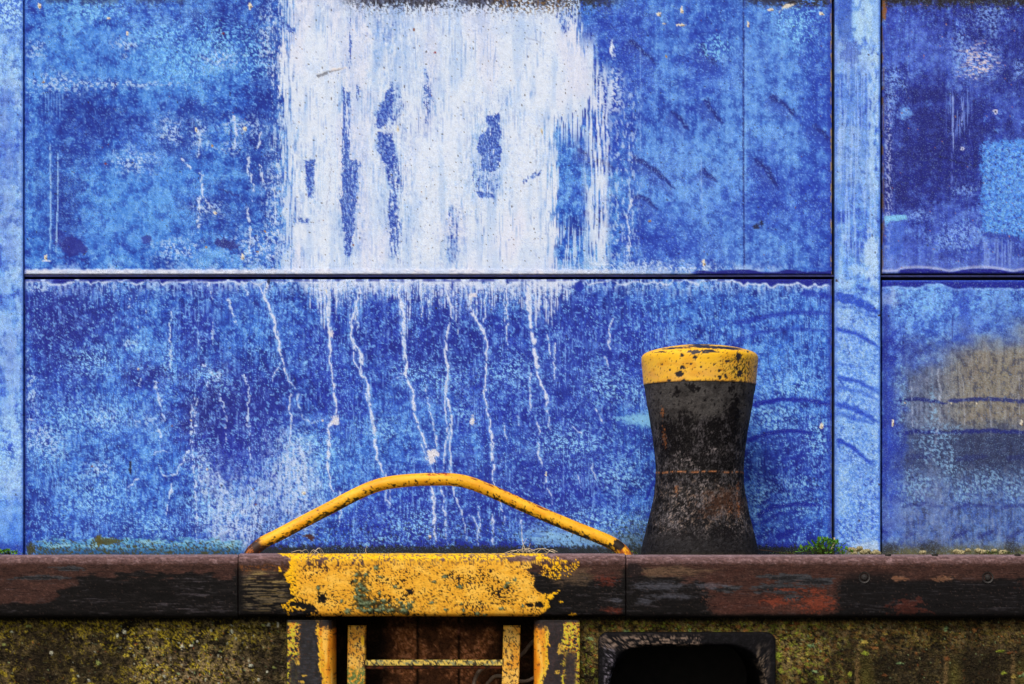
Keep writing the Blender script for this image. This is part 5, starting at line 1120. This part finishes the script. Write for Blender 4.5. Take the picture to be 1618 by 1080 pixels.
# ladder
M_LAD = mat_paint('ladder_paint', rough=.6, grit=.22, gs=260, bump=.6, bd=.002, dark=.7, dark_scale=110, mid=.15)
YL = .10
lad = empty('steel_ladder', (PX(685, YL), YL, -.9), 'chipped yellow steel ladder set in the quay recess', 'ladder')
def paint_lad(x, y):
    cv = Canvas(x, y, (222, 168, 72))
    n = cv.N(24, 24, 801, 4, .6); f = cv.N(5, 6, 802, 4, .75)
    cv.mix(ss(.5, .7, n) * .6, (206, 140, 40)); cv.mix(ss(.5, .3, n) * .5, (226, 190, 116)); cv.mix(ss(.62, .68, f) * .85, (50, 36, 24), -.0006)
    cv.mix(ss(.54, .62, cv.N(8, 18, 803, 4, .75)) * cv.box(568, 590, 1000, 1090, 3, 30) * .75, (60, 44, 28)); cv.mix(cv.box(800, 812, 1030, 1090, 4) * ss(.5, .6, f) * .5, (60, 44, 28))
    l = ss(1052, 1064, y + 10 * (f - .5)) * ss(600, 580, x); cv.mix(l * ss(.4, .5, cv.N(6, 6, 804, 3, .7)) * .9, (86, 104, 52)); cv.mix(l * ss(.6, .7, f) * .8, (130, 148, 90))
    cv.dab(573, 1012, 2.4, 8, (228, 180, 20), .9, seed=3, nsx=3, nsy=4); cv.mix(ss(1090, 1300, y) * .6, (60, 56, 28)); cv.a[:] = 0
    return cv
def paint_rung(x, y):
    cv = Canvas(x, y, (216, 186, 96))
    f = cv.N(6, 5, 811, 4, .75); n = cv.N(26, 9, 812, 3)
    cv.mix(ss(.52, .60, f) * .9, (50, 46, 34), -.0006); cv.mix(ss(.5, .62, n) * ss(.5, .6, cv.N(5, 5, 813, 3)) * .8, (128, 136, 110)); cv.mix(ss(1051.5, 1053.5, y % 150 + 1050 - (1050 % 150)) * 0, (0, 0, 0)); cv.a[:] = 0
    return cv
def paint_under(x, y):
    cv = Canvas(x, y, (74, 42, 24)); f = cv.N(8, 4, 814, 3, .7); cv.mix(ss(.5, .65, f) * .7, (120, 64, 34)); cv.mix(ss(.5, .38, f) * .6, (28, 18, 14)); cv.a[:] = 0
    return cv
def bar(name, c0, c1, w0, dep, yc, paint, mat, parent, ytop, ybot, step=1.5):
    """upright flat bar; c0 / c1 photo columns of its centre at top and bottom"""
    xs = np.linspace(-w0 / 2, w0 / 2, int(w0 / 1.4) + 1); ys = axis(ytop, ybot, ytop, 1084, step, 20)
    gx, gy = np.meshgrid(xs, ys); gy = gy.ravel(); cx = c0 + (c1 - c0) * (gy - ytop) / (1080 - ytop); x = gx.ravel() + np.where(gy < 1084, cx, c1)
    bd = np.tile(np.abs(np.abs(xs) - w0 / 2) < 1e-6, len(ys)) | (gy == ys[0])
    cv = paint(x, gy)
    s = sc(yc)
    V = np.stack([(x - 809) * s, yc - cv.h + bd * .003, ZC + (HZ - gy) * s], 1)
    n = len(xs); m = len(ys); idx = np.arange(n * m).reshape(m, n); ring = np.concatenate([idx[0, :], idx[1:, -1], idx[-1, -2::-1], idx[-2:0:-1, 0]])
    rv = V[ring].copy(); rv[:, 1] = yc + dep; j = len(V) + np.arange(len(ring))
    F = np.concatenate([gridfaces(n, m), np.stack([ring, np.roll(ring, -1), np.roll(j, -1), j], 1)])
    c = cv.lin()
    return link(name, mesh_np(name, np.concatenate([V, rv]), F, np.concatenate([c, c[ring]]), np.zeros(len(V) + len(rv))), mat, parent)
bar('stile', 563.5, 562.5, 28, .05, YL, paint_lad, M_LAD, lad, 988, 1690)
bar('stile', 809, 806.5, 27, .05, YL, paint_lad, M_LAD, lad, 988, 1690)
def rung(yc):
    s = sc(YL); x0, x1 = 576.4, 794.6
    xs = np.linspace(x0, x1, 146)
    # section: upper front face with rust red lip below
    sec = [(.050, -6.5, 0), (.014, -6.8, 0), (.010, -6.2, 0), (.0085, -5, 0), (.008, -2, 0), (.008, 0, 0), (.0085, 1.6, 0), (.011, 2.4, 1), (.014, 3.2, 1), (.015, 6, 1), (.018, 8, 1), (.050, 8.2, 1), (.050, -6.5, 1)]
    sec = np.array(sec); gx, gj = np.meshgrid(xs, np.arange(len(sec))); x = gx.ravel(); j = gj.ravel(); y = yc + sec[j, 1]
    a = paint_rung(x, y).lin(); b = paint_under(x, y).lin(); c = np.where((sec[j, 2] > 0)[:, None], b, a)
    V = np.stack([(x - 809) * s, YL + sec[j, 0], ZC + (HZ - y) * s], 1)
    link('rung', mesh_np('rung', V, gridfaces(len(xs), len(sec)), c, np.zeros(len(V))), M_LAD, lad)
for k in range(5): rung(1049.5 + 150 * k)
# curved hoses hanging in the recess
M_HOSE = mat_noise('grey_hose', (.14, .10, .07), (.30, .22, .16), 60, .7)
h1 = link('old_hose', bpy.data.meshes.new('tmp'), None); bpy.data.objects.remove(h1)
def hose(pts, r, lab, Yc):
    c = catmull(pts, 3)
    o = tube('old_hose', c, r, Yc, M_HOSE, None, None, 14)
    tag(o, lab, 'hose', 'old hoses in the ladder recess'); return o
hose([(850, 1008, .04), (838, 1018, .02), (824, 1034, .0), (800, 1046, .01), (770, 1052, .02), (755, 1064, .02), (748, 1085, .0), (746, 1130, 0), (750, 1260, .02)], .0065, 'grey brown hose bending behind the rung beside the right stile', .19)
hose([(850, 1066, .03), (838, 1074, .01), (824, 1076, .0), (806, 1072, .01), (786, 1068, .02), (774, 1076, .02), (768, 1100, 0), (770, 1240, .02)], .006, 'thin hose lowest behind the right ladder stile', .20)

# ================================================================== MOORING RECESS
niche = empty('mooring_recess', (PX(1087, 0), .03, -.4), 'black rounded mooring recess frame set in the concrete below the bollard', 'mooring recess')
def paint_ring(x, y):
    cv = Canvas(x, y, (11, 10, 13)); cv.k = 0
    f = cv.N(9, 5, 901, 4, .75); n = cv.N(30, 8, 902, 3)
    cv.mix(ss(.58, .80, f) * .4, (50, 47, 52)); cv.mix(cv.box(950, 1110, 1004, 1026, 8, 5) * ss(.50, .60, cv.N(16, 3.6, 903, 4, .75)) * .85, (150, 128, 112)); cv.mix(cv.box(955, 972, 1020, 1090, 4) * ss(.48, .6, cv.N(4, 14, 904, 4, .75)) * .85, (132, 126, 138))  # pale frame edges here and below are painted highlight lines
    cv.mix(cv.box(1196, 1216, 1024, 1090, 6, 14) * ss(.50, .6, cv.N(6, 12, 905, 4, .75)) * .8, (140, 122, 104)); cv.mix(ss(.45, .38, f) * .5, (10, 9, 11)); cv.a[:] = .1
    return cv
def rrect(x0, x1, y0, y1, r, n=26):
    pts = []
    for cx, cy, a0 in [(x1 - r, y0 + r, -90), (x1 - r, y1 - r, 0), (x0 + r, y1 - r, 90), (x0 + r, y0 + r, 180)]:
        for k in range(n + 1):
            a = R(a0 + 90 * k / n); pts.append((cx + r * math.cos(a), cy + r * math.sin(a)))
    # even resample
    p = np.array(pts + [pts[0]]); d = np.concatenate([[0], np.cumsum(np.hypot(*(p[1:] - p[:-1]).T))])
    s = np.linspace(0, d[-1], 600, endpoint=False)
    return np.stack([np.interp(s, d, p[:, 0]), np.interp(s, d, p[:, 1])], 1)
out = rrect(946, 1228, 999, 1290, 15)
inn = rrect(966, 1209, 1023, 1268, 64)
# align start angles by direction from the centre
def polar_sort(p, c=(1087, 1145), n=600):
    a = np.arctan2(p[:, 1] - c[1], p[:, 0] - c[0]); o = np.argsort(a); a = a[o]; q = p[o]
    a3 = np.concatenate([a - 2 * np.pi, a, a + 2 * np.pi]); t = np.linspace(-np.pi, np.pi, n, endpoint=False)
    return np.stack([np.interp(t, a3, np.tile(q[:, 0], 3)), np.interp(t, a3, np.tile(q[:, 1], 3))], 1)
out = polar_sort(out, n=900); inn = polar_sort(inn, n=900)
rows = []
for t, Yv in [(0, .09), (0, .052), (.0, .040), (.02, .034), (.05, .031), (.1, .030), (.2, .030), (.3, .030), (.4, .030), (.5, .030), (.6, .030), (.7, .030), (.78, .031), (.84, .034), (.88, .040), (.92, .050), (.96, .064), (.98, .08), (1.0, .10), (1.0, .16), (1.0, .30), (1.0, .55)]:
    p = out + (inn - out) * t; rows.append(np.column_stack([p, np.full(len(p), Yv)]))
rows = np.array(rows); m, n, _ = rows.shape
xx = rows[..., 0].ravel(); yy = rows[..., 1].ravel(); YY = rows[..., 2].ravel()
cv = paint_ring(xx, yy)
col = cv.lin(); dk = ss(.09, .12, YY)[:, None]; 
V = np.stack([(xx - 809) * S0, YY + .0006 * (fbm(xx, yy, 10, 10, 7, 3) - .5) * (YY < .09), ZC + (HZ - yy) * S0], 1)
i = np.arange(m * n).reshape(m, n); i2 = np.roll(i, -1, 1)
F = np.stack([i[:-1], i2[:-1], i2[1:], i[1:]], -1).reshape(-1, 4)
M_RING = mat_paint('black_frame_rubber', spec=.1, rough=.65, grit=.4, gs=260, bump=.8, bd=.003, mid=.4)
col = col * (1 - dk) + np.array((.006, .006, .0065)) * dk  # colour falls to black with depth: cavity shade painted in
link('frame_ring', mesh_np('frame_ring', V, F, col, np.full(len(V), .1), True), M_RING, niche)
boxmesh('recess_floor', PX(940, 0), PX(1234, 0), .551, .60, PZ(1300, 0), PZ(995, 0), M_BLACK, niche)

# ================================================================== GROUND, WATER
M_QTOP = mat_noise('quay_top_concrete', (.05, .045, .03), (.20, .18, .13), 14, .9, c3=(.10, .12, .04))
q = boxmesh('quay_surface', PX(-760, YW), PX(2700, YW), .262, 6.0, -.20, -.003, M_QTOP); tag(q, kind='structure')
M_WATER = bpy.data.materials.new('harbour_water'); M_WATER.use_nodes = True
nn = M_WATER.node_tree.nodes; ll = M_WATER.node_tree.links; bb = nn['Principled BSDF']
bb.inputs['Base Color'].default_value = (.012, .022, .020, 1); bb.inputs['Roughness'].default_value = .08
t_ = nn.new('ShaderNodeTexNoise'); t_.inputs['Scale'].default_value = 2.2; t_.inputs['Detail'].default_value = 5
tc_ = nn.new('ShaderNodeTexCoord'); ll.new(tc_.outputs['Object'], t_.inputs['Vector'])
bp_ = nn.new('ShaderNodeBump'); bp_.inputs['Strength'].default_value = .5; bp_.inputs['Distance'].default_value = .1
ll.new(t_.outputs[0], bp_.inputs['Height']); ll.new(bp_.outputs[0], bb.inputs['Normal'])
wm = mesh_np('water', [(-400, -400, -1.7), (400, -400, -1.7), (400, .8, -1.7), (-400, .8, -1.7)], [(0, 1, 2, 3)])
tag(link('water', wm, M_WATER), kind='structure')
gm_ = mesh_np('ground', [(-400, .79, -.35), (400, .79, -.35), (400, 400, -.35), (-400, 400, -.35)], [(0, 1, 2, 3)])
tag(link('ground', gm_, M_QTOP), kind='structure')

# ================================================================== WEEDS AND CRUMBS
def leaf_mat(name, a, b):
    return mat_noise(name, a, b, 90, .55, bump=.2, bd=.001)
M_LEAF = leaf_mat('fresh_leaf', (.06, .22, .015), (.24, .52, .05)); M_MOSS = leaf_mat('moss', (.03, .06, .01), (.16, .20, .03)); M_STRAW = leaf_mat('straw', (.45, .34, .20), (.75, .62, .42)); M_CHIP = mat_noise('pale_chip', (.10, .085, .035), (.50, .44, .24), 180, .9, bump=.8, bd=.003)
def leafclump(name, px, Yc, wpx, hpx, n, size, mat, label, cat, seed, stem=True, group=None):
    r = random.Random(seed); s = sc(Yc)
    t = empty(name, (PX(px, Yc), Yc, -.003), label, cat, group)
    V = []; F = []
    SV = []; SF = []
    for k in range(n):
        u = r.gauss(0, .42); u = max(-1, min(1, u))
        hh = hpx * s * (1 - abs(u) ** 1.6 * .75) * r.random() ** .7
        c = Vector((PX(px, Yc) + u * wpx * s / 2, Yc - .02 + r.uniform(-.035, .03), .0 + hh))
        L = size * r.uniform(.6, 1.25); Wd = L * r.uniform(.5, .8)
        d = Vector((r.uniform(-1, 1), r.uniform(-1, .25), r.uniform(-.25, .8))).normalized()
        sd_ = d.cross(Vector((r.uniform(-.4, .4), r.uniform(-.4, .4), 1))).normalized(); nr = d.cross(sd_)
        b0 = len(V)
        for i_ in range(6):
            tt = i_ / 5; wd = Wd / 2 * math.sin(math.pi * min(.97, tt * .92 + .04)) ** .8
            cc = c + d * L * (tt - .2) - nr * .22 * L * tt * tt
            V += [cc - sd_ * wd + nr * wd * .35, cc, cc + sd_ * wd + nr * wd * .35]
        for i_ in range(5):
            a = b0 + i_ * 3; F += [(a, a + 1, a + 4, a + 3), (a + 1, a + 2, a + 5, a + 4)]
        if stem and k % 3 == 0:
            b1_ = len(SV); g = Vector((PX(px, Yc) + u * .3 * wpx * s, Yc - .01, -.003))
            for q_, rad in ((g, .0012), (c, .0007)):
                for e in range(4): SV.append(q_ + Vector((math.cos(e * 1.571), math.sin(e * 1.571), 0)) * rad)
            for e in range(4): SF.append((b1_ + e, b1_ + (e + 1) % 4, b1_ + 4 + (e + 1) % 4, b1_ + 4 + e))
    link('leaves', mesh_np('leaves', V, F, smooth=True), mat, t)
    if SV: link('stems', mesh_np('stems', SV, SF), M_MOSS, t)
    return t
wd_ = leafclump('green_weed', 1302, YW - .05, 86, 25, 210, .015, M_LEAF, 'bright green leafy weed at the foot of the blue upright', 'weed', 5)
leafclump('green_weed', 12, YW - .05, 50, 7, 130, .010, M_LEAF, 'low green moss tuft in the left corner of the ledge', 'weed', 6)
leafclump('green_weed', 1245, YW - .05, 60, 4, 60, .007, M_MOSS, 'thin trail of tiny weeds between bollard and leafy weed', 'weed', 8)
# dead stalk rising out of the weed
st_ = tube('dead_stalk', catmull([(1313, 876, 0), (1315, 864, 0), (1319, 856, 0), (1318, 849, 0)], 2), .0028, YW - .05, M_STRAW, None, None, 8)
tag(st_, 'dry tan stalk sticking up out of the leafy weed', 'stalk')
tw = tube('dark_twig', catmull([(1196, 868, 0), (1215, 870, 0), (1238, 873, 0), (1258, 876, 0)], 3), .0016, YW - .08, M_RUSTD, None, None, 8)
tag(tw, 'thin dark twig lying against the wall right of the bollard', 'twig')
def grass(px, w_, n, seed, lab, tall=()):
    r = random.Random(seed); Yc = .55; s = sc(Yc)
    t = empty('dry_grass', (PX(px, Yc), Yc, -.003), lab, 'dry grass', 'dry grass wisps behind the edge beam')
    V = []; F = []
    def blade(p, rad):
        c = catmull(p, 2.5); b0 = len(V)
        for k, q_ in enumerate(c):
            rr_ = rad * (1 - .6 * k / len(c)); o = Vector((PX(q_[0], Yc), Yc + q_[2], PZ(q_[1], Yc)))
            for e in range(4): V.append(o + Vector((math.cos(e * 1.571), math.sin(e * 1.571) * .5, math.sin(e * 1.571))) * rr_)
            if k:
                a = b0 + (k - 1) * 4
                for e in range(4): F.append((a + e, a + (e + 1) % 4, a + 4 + (e + 1) % 4, a + 4 + e))
    for k in range(n):
        x0 = px + r.uniform(-.4, .4) * w_; dx = r.choice((-1, 1)) * r.uniform(.2, .5) * w_
        blade([(x0, 877, 0), (x0 + dx * .4, 875 - r.uniform(2, 10), -.02), (x0 + dx, 875 - r.uniform(0, 5), -.04)], .0014)
    for (a, b, c, d) in tall: blade([(a, b, 0), ((a + c) / 2 - 3, (b + d) / 2, 0), (c, d, 0)], .0011)
    link('blades', mesh_np('blades', V, F), M_STRAW, t)
grass(500, 46, 5, 3, 'short dry straw wisps behind left half of the yellow beam', [(581, 877, 580, 862)])
grass(842, 76, 9, 4, 'dry straw tuft with upright stems behind right half of yellow beam', [(834, 877, 824, 836), (839, 877, 838, 858), (826, 877, 832, 850)])
rc = random.Random(21)
def crumb(px, py, r, lab, grp):
    import bmesh
    Yc = YW - .045; s = sc(Yc)
    bm = bmesh.new(); bmesh.ops.create_icosphere(bm, subdivisions=3, radius=1)
    a, b, c = [rc.uniform(0, 9) for _ in range(3)]
    for v in bm.verts:
        k = 1 + .16 * math.sin(5 * v.co.x + a) * math.cos(4 * v.co.z + b) + .12 * math.sin(9 * v.co.y + c + 4 * v.co.z)
        v.co = Vector((v.co.x * r * 1.25 * k, v.co.y * r * k, v.co.z * r * .85 * k))
    for f in bm.faces: f.smooth = True
    me = bpy.data.meshes.new('stone_chip'); bm.to_mesh(me); bm.free()
    o = link('stone_chip', me, M_CHIP); o.location = (PX(px, Yc), Yc + rc.uniform(-.02, .012), max(r * .7 - .004, PZ(py, Yc)))
    tag(o, lab, 'stone chip', grp)
for px, py, r in [(1345, 868, .010), (1352, 869, .008), (1358, 866, .009), (1364, 872, .011), (1371, 870, .008), (1349, 874, .009), (1384, 873, .012), (1378, 874, .007), (1388, 874, .007)]:
    crumb(px, py, r, 'pale yellow stone chip at the foot of the blue upright', 'stone chips beside the leafy weed')
for px, py, r in [(1457, 873, .010), (1512, 871, .010), (1520, 873, .011), (1528, 869, .008), (1545, 870, .010), (1552, 872, .011), (1560, 872, .009), (1571, 870, .008), (1585, 874, .012), (1590, 873, .009)]:
    crumb(px, py, r, 'yellow lichened stone chip below the brown grey stained sheet', 'stone chips under the faded sheet')
# narrow moss line where wall and quay meet
leafclump('moss_tuft', 1580, YW - .04, 120, 4, 140, .007, M_MOSS, 'yellow green moss strip among the stone chips at the right', 'moss', 9, False)
leafclump('moss_tuft', 990, YW - .04, 60, 4, 70, .007, M_MOSS, 'dark moss strip just left of the bollard foot', 'moss', 10, False)
